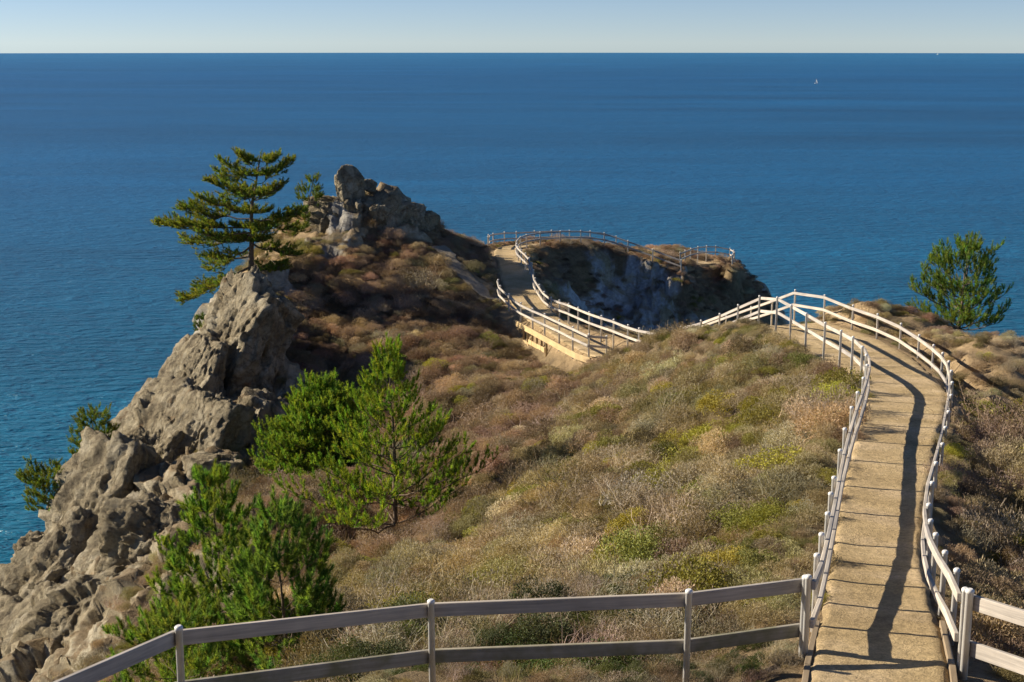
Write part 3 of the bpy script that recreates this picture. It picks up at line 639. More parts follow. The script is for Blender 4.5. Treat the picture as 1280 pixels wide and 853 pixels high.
crag(115, 790, 45, 3.0, 4.5, 5.0, (0, 34, 36), 23, 'dark seamed rock low on the left slope above the near fence')
crag(275, 600, 57, 2.6, 3, 2.2, (0, 10, 15), 24, 'dark cracked rock beside the bushy pine in the gully', sub=5)
# hill top
crag(438, 292, 90.3, 4.4, 4, 4.2, (-12, 8, 30), 31, 'shaded grey cliff face under the summit boulder')
crag(480, 270, 91.6, 3.6, 3.4, 2.3, (0, 10, 35), 32, 'broken rock ledge right of the summit boulder')
crag(514, 276, 92.2, 3.0, 3, 1.9, (0, 30, 30), 33, 'sloping rock at the right end of the hilltop ledge', sub=5)
crag(405, 285, 90.8, 1.8, 2.5, 3.0, (0, 5, 20), 34, 'narrow rock beside the pine sapling on the hilltop', sub=5)
rock('boulder', P(433, 229, 91), (1.65, 1.6, 2.1), (0, 3, 44), 47, sub=5, bk=0.5, amp=0.03, label='large upright tan boulder on top of the hill', cat='boulder', group='boulders on the hilltop', planes=4, rough=0.7)
rock('boulder', P(462, 234, 92), (0.95, 0.9, 0.85), (0, 0, 40), 42, sub=5, bk=0.6, label='small dark rounded boulder right of the large one on the hilltop', cat='boulder', group='boulders on the hilltop', rough=0.5)

# ------------------------------------------------------------------ pines
def needles(A, D, L, rs, n, nl, nw, col):
    """one bristly shoot: A base, D direction, L length -> verts, tris, colours"""
    D = D / (np.linalg.norm(D) + 1e-9); u = np.cross(D, [0.13, 0.2, 0.97]); u /= np.linalg.norm(u) + 1e-9; v = np.cross(D, u)
    t = rs.uniform(0.0, 1.0, n); a = rs.uniform(0, 2 * math.pi, n); sp = rs.uniform(0.55, 1.0, n) * (1.15 - 0.6 * t)
    rad = np.cos(a)[:, None] * u + np.sin(a)[:, None] * v
    dr = D[None] * (1 - 0.35 * sp[:, None]) + rad * sp[:, None]; dr[:, 2] += 0.12; dr /= np.linalg.norm(dr, axis=1)[:, None]
    b0 = A + D * (t * L)[:, None]; tip = b0 + dr * (nl * rs.uniform(0.75, 1.1, n))[:, None]
    w = np.cross(dr, rs.normal(size=(n, 3))); w /= np.linalg.norm(w, axis=1)[:, None] + 1e-9; w *= nw / 2
    V = np.stack([b0 - w, b0 + w, tip], 1).reshape(-1, 3)
    c = np.repeat(np.clip(col * (0.8 + 0.4 * rs.rand(n, 1)), 0, 1), 3, axis=0)
    return V, c
def pine(label, base, top, rs_seed, width=0.5, left=1.0, right=1.0, layers=9, per=5, shoots=7, nl=0.1, nw=0.012, nn_=55, sl_=0.24, rise=0.5, start=0.12, lean=(0, 0),
         col=(0.055, 0.105, 0.022), prof=None, trunk_r=0.07, flat=0.0, explicit=None, stems=1, stem_spread=0.0, group='pines on the headland', bottlebrush=True):
    rs = np.random.RandomState(rs_seed); base = np.array(base, float); top = np.array(top, float); Hh = np.linalg.norm(top - base)
    root = empty('pine_tree', tuple(base)); tag(root, label, 'pine tree', group)
    TV, TF = [], []; NV, NC = [], []
    def add_tube(path, radii, n=6):
        V, Fc = tube_arrays(path, radii, n, cap=False); o_ = len(TV); TV.extend(V); TF.extend([tuple(q + o_ for q in f) for f in Fc])
    def shoot(A, D, L, k=1.0, tipbrown=False):
        c = np.array(col) * rs.uniform(0.7, 1.35) * np.array([rs.uniform(0.8, 1.5), 1, rs.uniform(0.7, 1.2)])
        V, cc = needles(A, D, L, rs, int(nn_ * k), nl, nw, c); NV.append(V); NC.append(cc)
    def bezier(a, b_, c_, n=7):
        t = np.linspace(0, 1, n)[:, None]; return (1 - t) ** 2 * a + 2 * t * (1 - t) * b_ + t ** 2 * c_
    def limb(a, az, L, up, r0, dens=1.0, tip=None):
        out = np.array([math.cos(az), math.sin(az), 0.0]) if tip is None else (tip - a) * [1, 1, 0]
        if tip is not None: L = np.linalg.norm(tip - a)
        out = out / (np.linalg.norm(out) + 1e-9)
        end = a + out * L + np.array([0, 0, up * L]) if tip is None else tip
        ctrl = a + (end - a) * 0.55 - np.array([0, 0, abs(up) * L * 0.18 + 0.04 * L])
        pth = bezier(a, ctrl, end); pth[1:-1] += rs.normal(size=(5, 3)) * 0.02 * L
        add_tube(pth, np.linspace(r0, r0 * 0.3, 7), 6)
        ns = max(3, int(shoots * dens * (0.4 + L / (0.3 * Hh + 0.2))))
        for q in range(ns):
            t = 1 - 0.8 * (q / ns) ** 0.9 * rs.uniform(0.85, 1.1); t = min(max(t, 0.12), 1.0); fi = t * 6; i0 = min(int(fi), 5); pp = pth[i0] + (pth[i0 + 1] - pth[i0]) * (fi - i0)
            d0 = pth[i0 + 1] - pth[i0]; d0 /= np.linalg.norm(d0) + 1e-9
            sidev = np.cross(d0, [0, 0, 1]); sgn = 1 if q % 2 else -1
            tl = L * (1.0 - t) * 0.5 + sl_ * rs.uniform(0.4, 1.2)
            dd = d0 * rs.uniform(0.4, 1.0) + sidev * sgn * rs.uniform(0.3, 1.0) + np.array([0, 0, rs.uniform(-0.1 + 0.1 * (1 - flat), 0.35 + 0.6 * (1 - flat))]); dd /= np.linalg.norm(dd)
            e = pp + dd * tl; add_tube([pp, (pp + e) / 2 + [0, 0, -0.03 * tl], e], [r0 * 0.35, r0 * 0.25, r0 * 0.14], 4)
            nsub = 1 + int(tl / (sl_ * 0.8))
            for m in range(nsub):
                f_ = (m + rs.uniform(0.3, 1)) / nsub; ap = pp + (e - pp) * f_
                nd = dd * 0.5 + rs.normal(size=3) * 0.35 * np.array([1, 1, 1 - 0.6 * flat]) + np.array([0, 0, (0.75 - 0.45 * flat) * rs.uniform(0.4, 1.2)]); shoot(ap, nd, sl_ * rs.uniform(0.55, 1.1))
            shoot(e, dd * 0.6 + np.array([0, 0, 0.6 - 0.3 * flat]), sl_ * rs.uniform(0.7, 1.2))
        shoot(pth[-1], (pth[-1] - pth[-2]) / L * 3 + np.array([0, 0, 0.4]), sl_ * 1.1)
    for st in range(stems):
        az0 = rs.uniform(0, 6.28) if stems > 1 else 0; sp = stem_spread * Hh * (st > 0)
        tp = top - base + np.array([math.cos(az0) * sp, math.sin(az0) * sp * 0.6, -sp * 0.5 * rs.uniform(0.6, 1.4)])
        t = np.linspace(0, 1, 9)[:, None]; wob = np.concatenate([[[0, 0, 0]], np.cumsum(rs.normal(size=(8, 3)) * 0.012 * Hh, axis=0)]) * np.sin(np.linspace(0, math.pi, 9))[:, None]
        tr = t * tp + wob + np.array([lean[0], lean[1], 0]) * np.sin(t * math.pi) * Hh
        rad = trunk_r * (1 - np.linspace(0, 1, 9) * 0.85)
        add_tube(tr, rad, 9)
        def tpos(f):
            fi = f * 8; i0 = min(int(fi), 7); return tr[i0] + (tr[i0 + 1] - tr[i0]) * (fi - i0)
        if explicit and st == 0:
            for f, tip, dens in explicit: limb(tpos(f), 0, 1, 0.2, trunk_r * 0.42 * (1.1 - f), dens, tip=np.array(tip) - base)
        pf = prof or (lambda f: (1 - f) ** 0.8 * (0.75 + 0.5 * f))
        for q in range(layers):
            f = start + (0.97 - start) * (q + rs.uniform(-0.2, 0.2)) / (layers - 1 + 1e-6); f = min(max(f, 0.03), 0.97); az = rs.uniform(0, 6.28)
            for k in range(per):
                a = az + k * 6.283 / per + rs.uniform(-0.25, 0.25); L = Hh * width * pf(f) * rs.uniform(0.65, 1.12)
                L *= left if math.cos(a) < 0 else right
                limb(tpos(f), a, max(L, sl_ * 0.8), rise * (0.35 + 0.75 * f) * rs.uniform(0.7, 1.2), trunk_r * 0.38 * (1.08 - f), 1.0)
        tl_ = tr[-1]; d_ = tr[-1] - tr[-2]; d_ /= np.linalg.norm(d_)
        for m in range(3): shoot(tr[-1] - d_ * sl_ * 0.9 * m, d_, sl_ * 1.5 * (1 - 0.1 * m), 1.0)
        add_tube([tr[-1], tr[-1] + d_ * sl_], [trunk_r * 0.15, trunk_r * 0.1], 5)
    link_mesh('trunk', TV, TF, mat_bark, root, smooth=True)
    V = np.concatenate(NV); C_ = np.concatenate(NC); C4 = np.hstack([C_, np.ones((len(C_), 1))])
    vv = np.repeat(rs.rand(len(V) // 3), 3)
    link_mesh('crown', V, np.arange(len(V)).reshape(-1, 3), mat_needle, root, attrs={'col': ('FLOAT_COLOR', 'POINT', C4), 'v': ('FLOAT', 'POINT', vv)})
    return root
# large windswept pine on the crag
b0 = P(313, 352, 83); ex = []
for f, px, py, dy, dn_ in [(0.42, 200, 281, -0.6, 1.5), (0.50, 226, 262, 1.2, 1.2), (0.34, 232, 300, 1.5, 0.9), (0.12, 230, 374, -1.0, 1.4), (0.20, 258, 322, 1.0, 1.0), (0.28, 262, 338, -1.6, 0.8), (0.66, 262, 228, -0.8, 1.2), (0.8, 278, 204, 0.8, 1.0), (0.72, 275, 216, 1.5, 0.8),
                           (0.78, 364, 204, 0.5, 1.1), (0.64, 350, 232, -1.0, 1.0), (0.5, 372, 268, -1.2, 1.0), (0.45, 380, 285, 1.2, 1.0), (0.3, 368, 320, -1.5, 1.0), (0.14, 352, 338, -1.8, 0.9), (0.88, 300, 196, -0.5, 1.0), (0.9, 345, 198, 0.4, 0.9), (0.55, 250, 248, -1.8, 0.9), (0.38, 250, 292, -2.2, 0.9),
                           (0.6, 300, 236, -2.4, 0.8), (0.4, 330, 290, -2.6, 0.8), (0.62, 330, 240, 2.4, 0.8), (0.35, 300, 300, 2.6, 0.8)]:
    ex.append((f, P(px, py, 83 + dy), dn_))
pine('large windswept pine with flat layered branches growing on top of the tallest crag', b0, P(325, 198, 83.2), 101, explicit=ex, layers=6, per=4, width=0.17, start=0.3, shoots=15, nl=0.19, nw=0.035, nn_=28, sl_=0.34, trunk_r=0.19, flat=0.9, rise=0.1, col=(0.125, 0.185, 0.035), prof=lambda f: 1 - 0.4 * f)
pine('bushy pine sapling between the large windswept pine and the summit boulder', P(383, 285, 90.5), P(392, 226, 91), 102, width=0.55, layers=5, per=4, shoots=6, nl=0.17, nw=0.035, nn_=24, sl_=0.32, trunk_r=0.07, col=(0.09, 0.15, 0.035))
pine('small round pine on the cliff edge, lowest of the two at far left', P(80, 664, 60), P(56, 598, 60.5), 103, width=0.7, layers=6, per=5, shoots=6, nl=0.13, nw=0.024, nn_=26, sl_=0.22, trunk_r=0.06, start=0.35, flat=0.5, col=(0.10, 0.16, 0.03), prof=lambda f: 0.9 - 0.3 * f)
pine('small sparse pine on the cliff edge just above and right of the lowest one', P(122, 594, 62), P(114, 524, 62.5), 104, width=0.58, layers=6, per=5, shoots=6, nl=0.13, nw=0.024, nn_=26, sl_=0.22, trunk_r=0.06, start=0.2, flat=0.4, col=(0.10, 0.16, 0.03), prof=lambda f: 0.95 - 0.55 * f)
pine('broad bushy pine in the gully behind the brown spur', P(388, 602, 57), P(400, 484, 57.3), 105, width=0.62, layers=9, per=7, shoots=7, nl=0.13, nw=0.024, nn_=34, sl_=0.26, trunk_r=0.09, start=0.04, rise=0.9, col=(0.14, 0.26, 0.04), stems=3, stem_spread=0.35, prof=lambda f: (1 - f) ** 0.7)
pine('tallest young pine with candle tips in the middle of the slope', P(495, 664, 45), P(486, 444, 45.2), 106, width=0.46, layers=12, per=5, shoots=7, nl=0.12, nw=0.019, nn_=56, sl_=0.32, trunk_r=0.085, start=0.04, rise=0.9, col=(0.155, 0.27, 0.035), left=1.1, right=1.0, prof=lambda f: 1.3 * (1 - f) ** 1.2)
pine('near pine with tall bare leader behind the fence, left of its twin', P(274, 880, 26.5), P(268, 606, 26.6), 107, width=0.38, layers=11, per=5, shoots=6, nl=0.11, nw=0.012, nn_=95, sl_=0.25, trunk_r=0.045, start=0.04, rise=0.75, col=(0.135, 0.25, 0.045), prof=lambda f: 1.2 * (1 - f) ** 0.85)
pine('near broad pine with upright tips behind the fence, right of its twin', P(362, 865, 25), P(350, 655, 25), 108, width=0.46, layers=9, per=4, shoots=6, nl=0.115, nw=0.012, nn_=100, sl_=0.29, trunk_r=0.045, start=0.04, rise=0.85, col=(0.11, 0.22, 0.05), prof=lambda f: 1.15 * (1 - f) ** 0.8)
pine('low near pine half hidden below the fence rail at the bottom left', P(225, 915, 22.5), P(222, 785, 22.5), 112, width=0.7, layers=5, per=4, shoots=6, nl=0.10, nw=0.011, nn_=64, sl_=0.24, trunk_r=0.035, start=0.04, rise=0.6, col=(0.125, 0.22, 0.045), prof=lambda f: 1.1 * (1 - f) ** 0.5)
pine('round headed pine on the right crest above the path', P(1198, 416, 52), P(1212, 316, 52.3), 109, width=0.64, layers=6, per=4, shoots=5, nl=0.12, nw=0.022, nn_=34, sl_=0.26, trunk_r=0.07, start=0.05, rise=0.9, col=(0.125, 0.22, 0.045), left=1.15, prof=lambda f: 1.15 * (1 - f) ** 0.5 * (0.75 + 0.25 * f), stems=2, stem_spread=0.15)
pine('tiny pine sprig clinging to the left side of the tallest crag', P(256, 430, 73), P(250, 400, 73), 110, width=0.45, layers=3, per=4, shoots=3, nl=0.14, nw=0.03, nn_=20, sl_=0.2, trunk_r=0.03, col=(0.07, 0.13, 0.03))
pine('low pine sprig on the cliff edge right of the small sparse pine', P(172, 532, 65), P(176, 522, 65), 111, width=0.9, layers=3, per=4, shoots=3, nl=0.13, nw=0.03, nn_=20, sl_=0.16, trunk_r=0.02, col=(0.07, 0.13, 0.03))

# ------------------------------------------------------------------ scrub: prototypes scattered by geometry nodes
proto_col = bpy.data.collections.new('scrub_shapes')        # never linked to the scene: only instanced
def proto(name, seed, n, leaf, wid, h=0.7, lumps=7, out=0.8, twigs=0, shell=0.35, curl=0.0):
    rs = np.random.RandomState(seed); ctr = []
    for _ in range(lumps):
        a = rs.uniform(0, 6.28); r_ = 0.5 * math.sqrt(rs.rand()); ctr.append((r_ * math.cos(a), r_ * math.sin(a), (0.62 - 0.75 * r_) * h * rs.uniform(0.6, 1.1), rs.uniform(0.17, 0.3)))
    ctr = np.array(ctr); pick = rs.randint(0, lumps, n); d = rs.normal(size=(n, 3)); d[:, 2] = np.abs(d[:, 2]) * 1.0 - 0.3; d /= np.linalg.norm(d, axis=1)[:, None]
    rad = ctr[pick, 3] * (1 - shell * rs.rand(n) ** 1.5); p = ctr[pick, :3] + d * rad[:, None]; p[:, 2] = np.maximum(p[:, 2], -0.05)
    dr = d * out + rs.normal(size=(n, 3)) * 0.55; dr[:, 2] += 0.25; dr /= np.linalg.norm(dr, axis=1)[:, None]
    w = np.cross(dr, rs.normal(size=(n, 3))); w /= np.linalg.norm(w, axis=1)[:, None] + 1e-9; w *= wid * rs.uniform(0.6, 1.2, n)[:, None] / 2
    tip = p + dr * (leaf * rs.uniform(0.6, 1.3, n))[:, None]; mid_ = (p + tip) / 2
    V = np.stack([p, mid_ + w, tip, mid_ - w], 1).reshape(-1, 3); Fc = np.arange(n * 4).reshape(-1, 4)
    vv = np.repeat(np.clip(0.25 + 0.5 * rs.rand(n), 0, 1), 4)
    if twigs:
        TV = []; TFc = []
        for _ in range(twigs):
            a = rs.uniform(0, 6.28); L = rs.uniform(0.25, 0.6); s0 = np.array([rs.uniform(-.5, .5), rs.uniform(-.5, .5), 0.05]); dd = np.array([math.cos(a) * 0.6, math.sin(a) * 0.6, rs.uniform(0.3, 1.2)]); dd /= np.linalg.norm(dd)
            q = s0.copy(); side = np.cross(dd, rs.normal(size=3)); side /= np.linalg.norm(side)
            for k in range(4):
                q2 = q + dd * L / 4; wd = side * 0.0055 * (1 - k * 0.2); o_ = len(V) + len(TV); TV += [q - wd, q + wd, q2 + wd * 0.8, q2 - wd * 0.8]; TFc.append([o_, o_ + 1, o_ + 2, o_ + 3])
                q = q2; dd = dd + rs.normal(size=3) * 0.35; dd /= np.linalg.norm(dd)
        V = np.concatenate([V, np.array(TV)]); Fc = np.concatenate([Fc, np.array(TFc)]); vv = np.concatenate([vv, np.full(len(TV), 0.95)])
    o = link_mesh(name, V, Fc, mat_scrub, attrs={'v': ('FLOAT', 'POINT', vv)})
    COL.objects.unlink(o); return o
sets = {'twiggy': [proto('shrub_shape', 201 + k, 4200, 0.058, 0.014, lumps=14, twigs=50, out=0.9) for k in range(4)],
        'leafy': [proto('shrub_shape', 211 + k, 4200, 0.036, 0.024, lumps=13, twigs=12, out=0.5) for k in range(3)],
        'bare': [proto('shrub_shape', 221 + k, 1200, 0.05, 0.014, lumps=8, twigs=300) for k in range(2)],
        'tuft': [proto('shrub_shape', 231 + k, 300, 0.28, 0.009, h=0.2, lumps=3, out=0.25, shell=1.0) for k in range(2)]}
cols_ = {}
for k, v in sets.items():
    c_ = bpy.data.collections.new('shapes_' + k); [c_.objects.link(o) for o in v]; cols_[k] = c_
def scatter(name, kind, P_, S_, tint, label):
    n = len(P_)
    if n == 0: return
    rs = np.random.RandomState(len(name) * 7 + n)
    rot = np.stack([rs.normal(0, 0.15, n), rs.normal(0, 0.15, n), rs.uniform(0, 6.28, n)], 1)
    me = bpy.data.meshes.new(name); me.vertices.add(n); me.vertices.foreach_set('co', P_.astype(np.float32).ravel())
    for nm, dt, arr in (('rot', 'FLOAT_VECTOR', rot), ('scl', 'FLOAT_VECTOR', S_), ('tint', 'FLOAT_COLOR', np.hstack([tint, np.ones((n, 1))]))):
        a = me.attributes.new(nm, dt, 'POINT'); a.data.foreach_set('color' if dt == 'FLOAT_COLOR' else 'vector', arr.astype(np.float32).ravel())
    o = bpy.data.objects.new(name, me); COL.objects.link(o); tag(o, label, kind='stuff')
    ng = bpy.data.node_groups.new(name, 'GeometryNodeTree'); ng.interface.new_socket('Geometry', in_out='INPUT', socket_type='NodeSocketGeometry'); ng.interface.new_socket('Geometry', in_out='OUTPUT', socket_type='NodeSocketGeometry')
    gi = ng.nodes.new('NodeGroupInput'); go = ng.nodes.new('NodeGroupOutput'); ip = ng.nodes.new('GeometryNodeInstanceOnPoints'); ci = ng.nodes.new('GeometryNodeCollectionInfo')
    ci.inputs['Collection'].default_value = cols_[kind]; ci.inputs['Separate Children'].default_value = True; ci.inputs['Reset Children'].default_value = True
    ip.inputs['Pick Instance'].default_value = True
    def na(nm):
        a = ng.nodes.new('GeometryNodeInputNamedAttribute'); a.data_type = 'FLOAT_VECTOR'; a.inputs['Name'].default_value = nm; return a.outputs['Attribute']
    ng.links.new(gi.outputs[0], ip.inputs['Points']); ng.links.new(ci.outputs[0], ip.inputs['Instance']); ng.links.new(na('rot'), ip.inputs['Rotation']); ng.links.new(na('scl'), ip.inputs['Scale'])
    ng.links.new(ip.outputs[0], go.inputs[0])
    md = o.modifiers.new('scatter', 'NODES'); md.node_group = ng
    return o
rs = np.random.RandomState(77)
# candidate places: world-uniform over the land, thinner where it is far away
def candidates(n, y0, y1, x0, x1, thin):
    X_ = rs.uniform(x0, x1, n); Y_ = rs.uniform(y0, y1, n)
    vis = (np.abs(X_) < 0.44 * Y_ + 6); return X_[vis], Y_[vis]
Xa, Ya = candidates(30000, 12, 34, -16, 18, 0); Xb, Yb = candidates(95000, 30, 100, -30, 34, 0); Xc, Yc = candidates(16000, 95, 135, -24, 34, 0)
Xs = np.concatenate([Xa, Xb, Xc]); Ys = np.concatenate([Ya, Yb, Yc])
Zn = zones(Xs, Ys); Zs, dps, dts = height(Xs, Ys, True, Zn)
slope_n = np.hypot(height(Xs + 0.4, Ys, True, Zn)[0] - Zs, height(Xs, Ys + 0.4, True, Zn)[0] - Zs) / 0.4
ok = ((dps > 0.45) | ((dps > 0.1) & (rs.rand(len(Xs)) < 0.35) & (Ys < 40))) & (dts > 0.7) & (Zs > -60)
nz = np.stack([Xs, Ys, Xs * 0], 1); n_a = fbm(nz * 0.16 + 3, 3); n_b = fbm(nz * 0.5 + 11, 3); n_c = fbm(nz * 0.12 + 77, 3)
zmax = Zn.argmax(1)
veg = 1 - np.clip(sstep(Zn[:, 3], 0.35, 0.6) * 0.8 + sstep(Zn[:, 4], 0.35, 0.6) * 0.80, 0, 0.97)
ok &= rs.rand(len(Xs)) < veg * np.where(n_b < -0.3, 0.15, 1.0)
deckx = (np.abs(Ys - 71) < 8) & (dps < 0.8); ok &= ~deckx
Xs, Ys, Zs, Zn, dps, n_a, n_b, n_c, zmax = [a[ok] for a in (Xs, Ys, Zs, Zn, dps, n_a, n_b, n_c, zmax)]
base_s = rs.lognormal(-0.48, 0.36, len(Xs)) * np.where(Ys < 24, 0.75, 1.0) * np.clip(0.5 + dps * 0.5, 0.5, 1.0)
base_s = np.where(Zn[:, 4] > 0.5, np.minimum(base_s, 0.6), base_s)
base_s = np.where(Ys > 95, np.minimum(base_s, 0.7), np.minimum(base_s, 1.25))
base_s = np.where((Xs > 9) & (Ys > 37) & (Ys < 64), np.minimum(base_s, 0.5), base_s)
def line_d(L_): return line_info(Xs, Ys, np.array(L_))[0]
d0 = line_d(F0); base_s = np.where(d0 < 0.9, np.minimum(base_s, 0.3), base_s); base_s = np.where((d0 < 4) & (Ys < 14.6), np.minimum(base_s, 0.3), base_s)
d3 = line_d(F3); base_s = np.where(d3 < 0.8, np.minimum(base_s, 0.45), base_s)
base_s = np.where(np.minimum(line_d(F1), line_d(F2)) < 0.5, np.minimum(base_s, 0.55), base_s)
dB = line_d(F4); base_s = np.where((Xs > 6.5) & (Ys > 45) & (Ys < 54) & (Xs < 12), np.minimum(base_s, 0.5), base_s)
base_s = np.where(dB < 1.3, np.minimum(base_s, 0.4), base_s)
order = np.argsort(-base_s * rs.uniform(0.6, 1.4, len(Xs))); cells = {}; kept = []          # keep the mounds apart
for q in order:
    cx, cy = int(Xs[q] // 1), int(Ys[q] // 1); r0 = 0.34 * base_s[q]; good = True
    for ax in (-1, 0, 1):
        for ay in (-1, 0, 1):
            for m in cells.get((cx + ax, cy + ay), ()):
                if (Xs[q] - Xs[m]) ** 2 + ((Ys[q] - Ys[m])) ** 2 < (r0 + 0.22 * base_s[m]) ** 2: good = False; break
            if not good: break
        if not good: break
    if good: cells.setdefault((cx, cy), []).append(q); kept.append(q)
kept = np.array(kept); Xs, Ys, Zs, Zn, dps, n_a, n_b, n_c, zmax, base_s = [a[kept] for a in (Xs, Ys, Zs, Zn, dps, n_a, n_b, n_c, zmax, base_s)]
print('SHRUBS', len(Xs))
green_p = 0.2 + 0.65 * Zn[:, 1] + 0.15 * (n_c > 0.15) - 0.25 * Zn[:, 2]; isg = rs.rand(len(Xs)) < np.where(n_a + 0.4 * n_b > 0.05, green_p + 0.02, green_p * 0.18)
near_leafy = (zmax == 5)
r_ = rs.rand(len(Xs))
kindv = np.where(isg, 1, 0); kindv = np.where((~isg) & (r_ < 0.10), 2, kindv); base_s = np.where((kindv == 2) & (rs.rand(len(Xs)) < 0.4) & (base_s > 0.5), base_s * 1.5, base_s); kindv = np.where(near_leafy, np.where(r_ < 0.45, 1, 2), kindv)
def tints(sel, base, var):
    k = int(sel.sum()); t = np.array(base)[rs.randint(0, len(base), k)] * (1 + rs.normal(0, var, (k, 1))) * (1 + rs.normal(0, 0.05, (k, 3))); return np.clip(t, 0.01, 1)
P3 = np.stack([Xs, Ys, Zs - 0.05], 1)
def scl(sel, hz=1.0):
    s_ = base_s[sel]; return np.stack([s_ * rs.uniform(0.8, 1.25, len(s_)), s_ * rs.uniform(0.8, 1.25, len(s_)), s_ * rs.uniform(0.8, 1.25, len(s_)) * hz], 1)
sg = [(0.34, 0.275, 0.185), (0.38, 0.33, 0.24), (0.29, 0.235, 0.15), (0.34, 0.295, 0.18), (0.27, 0.235, 0.12)]
sb = [(0.29, 0.21, 0.155), (0.34, 0.25, 0.185), (0.23, 0.17, 0.12), (0.38, 0.30, 0.215)]
gg = [(0.25, 0.235, 0.05), (0.20, 0.195, 0.055), (0.33, 0.31, 0.055), (0.18, 0.175, 0.06)]
brown = (Zn[:, 2] > 0.45) | (Ys > 95)
sel = (kindv == 0) & ~brown; scatter('coastal_scrub', 'twiggy', P3[sel], scl(sel, 0.95), tints(sel, sg, 0.26), 'grey brown coastal scrub covering the near ridge')
sel = (kindv == 0) & brown; scatter('brown_scrub', 'twiggy', P3[sel], scl(sel, 0.95), tints(sel, sb, 0.25), 'dark brown dry scrub covering the hill and the gully')
sel = (kindv == 1) & ~near_leafy; scatter('green_scrub', 'leafy', P3[sel], scl(sel, 0.9), tints(sel, gg, 0.2), 'yellow green low scrub in patches on the ridge')
sel = (kindv == 1) & near_leafy; scatter('leafy_scrub', 'leafy', P3[sel], scl(sel, 0.9), tints(sel, [(0.07, 0.10, 0.03), (0.10, 0.12, 0.035), (0.085, 0.10, 0.05)], 0.15), 'dark green leafy bushes below the near fence')
sel = kindv == 2; scatter('bare_twigs', 'bare', P3[sel], scl(sel, 1.05), tints(sel, [(0.26, 0.22, 0.17), (0.21, 0.165, 0.12), (0.30, 0.26, 0.21)], 0.12), 'pale bare twigs and dead brush among the scrub')
# dry grass tufts
Xg, Yg = np.concatenate([rs.uniform(-16, 20, 9000), rs.uniform(-20, 30, 5000)]), np.concatenate([rs.uniform(12, 40, 9000), rs.uniform(40, 100, 5000)])
Zg_ = zones(Xg, Yg); Zg, dg, dgt = height(Xg, Yg, True, Zg_)
okg = (dg > 0.12) & (dgt > 0.6) & (rs.rand(len(Xg)) < np.where(dg < 0.8, 0.5, 0.3 - 0.22 * Zg_[:, 3])) & (Zg_[:, 4] < 0.5) & ~((np.abs(Yg - 71) < 8) & (dg < 0.8))
Xg, Yg, Zg = Xg[okg], Yg[okg], Zg[okg]; sgr = rs.uniform(0.2, 0.6, len(Xg)) * np.where(dg[okg] < 0.4, 0.5, 1)
scatter('dry_grass', 'tuft', np.stack([Xg, Yg, Zg], 1), np.stack([sgr, sgr, sgr * rs.uniform(0.7, 1.3, len(sgr))], 1), np.array([(0.34, 0.27, 0.15), (0.26, 0.21, 0.11), (0.17, 0.17, 0.06)])[rs.randint(0, 3, len(Xg))], 'dry straw coloured grass tufts between the bushes and along the path')

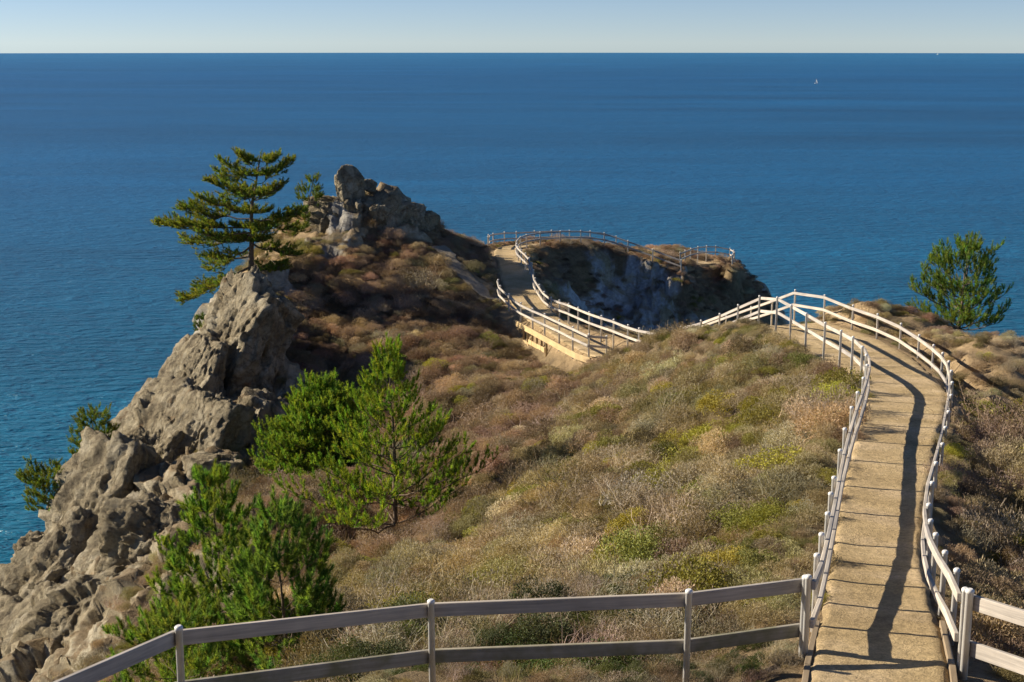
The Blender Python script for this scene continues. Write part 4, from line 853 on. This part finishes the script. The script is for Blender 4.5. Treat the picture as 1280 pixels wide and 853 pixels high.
# ------------------------------------------------------------------ vessels out at sea
def sea_at(px, dist):
    x = P(px, 100, dist)[0]; return (x, dist, -HSEA - (x * x + dist * dist) / (2 * Rearth))
mat_white, _, b = new_mat('white_hull_paint'); b.inputs[0].default_value = (0.8, 0.8, 0.8, 1); b.inputs['Roughness'].default_value = 0.4
mat_sail, _, b = new_mat('sail_cloth'); b.inputs[0].default_value = (0.82, 0.82, 0.8, 1)
def hull(L, W, H):
    V = []; n = 9
    for k in range(n):
        t = k / (n - 1); x = (t - 0.5) * L; w = W / 2 * (1 - max(0, (t - 0.55) / 0.45) ** 2) * (0.75 + 0.25 * min(1, t * 4))
        V += [(x, -w, H * (1 + 0.25 * t)), (x, -w * 0.6, -0.3 * H), (x, w * 0.6, -0.3 * H), (x, w, H * (1 + 0.25 * t))]
    Fc = []
    for k in range(n - 1):
        for q in range(4): Fc.append((k * 4 + q, k * 4 + (q + 1) % 4, (k + 1) * 4 + (q + 1) % 4, (k + 1) * 4 + q))
    Fc += [(3, 2, 1, 0), tuple((n - 1) * 4 + q for q in range(4))]; return V, Fc
def boat(name, label, cat, px, dist, L, sail):
    loc = sea_at(px, dist); root = empty(name, loc); tag(root, label, cat, 'boats far out at sea'); root.rotation_euler = (0, 0, R(160 if sail else 110))
    V, Fc = hull(L, L * 0.24, L * 0.09); link_mesh('hull', V, Fc, mat_white, root)
    if sail:
        V, Fc = tube_arrays([(0.05 * L, 0, 0), (0.05 * L, 0, L * 1.15)], [L * 0.012, L * 0.006], 8); link_mesh('mast', V, Fc, mat_white, root)
        for nm, a, c_ in (('mainsail', (0.03, -0.42), 1), ('jib', (0.08, 0.48), 0.9)):
            th = 0.01 * L; A_ = [(a[0] * L, 0, 0.14 * L), (a[1] * L, 0.06 * L, 0.15 * L), (a[0] * L, 0, 1.08 * c_ * L), ((a[0] + a[1]) / 2 * L, 0.09 * L, 0.5 * L)]
            V = [(x, y - th / 2, z) for x, y, z in A_] + [(x, y + th / 2, z) for x, y, z in A_]
            link_mesh(nm, V, [(0, 1, 3), (0, 3, 2), (5, 4, 7), (7, 4, 6), (0, 4, 5, 1), (1, 5, 7, 3), (3, 7, 6, 2), (2, 6, 4, 0)], mat_sail, root)
    else:
        for nm, x0, x1, z0, z1, w in (('cabin', -0.3, -0.12, 0.1, 0.26, 0.1), ('funnel', -0.26, -0.2, 0.26, 0.34, 0.03), ('deck_house', 0.0, 0.3, 0.1, 0.16, 0.1)):
            V = [(x * L, y * L, z * L) for x in (x0, x1) for y in (-w, w) for z in (z0, z1)]
            link_mesh(nm, V, [(0, 1, 3, 2), (4, 6, 7, 5), (0, 4, 5, 1), (2, 3, 7, 6), (0, 2, 6, 4), (1, 5, 7, 3)], mat_white, root)
boat('sailing_boat', 'tiny white sailing boat out on the open sea, upper right', 'sailing boat', 1020.5, 4830, 13, True)
boat('cargo_ship', 'faint white ship on the horizon line, right of the sailing boat', 'ship', 1170, 23100, 38, False)
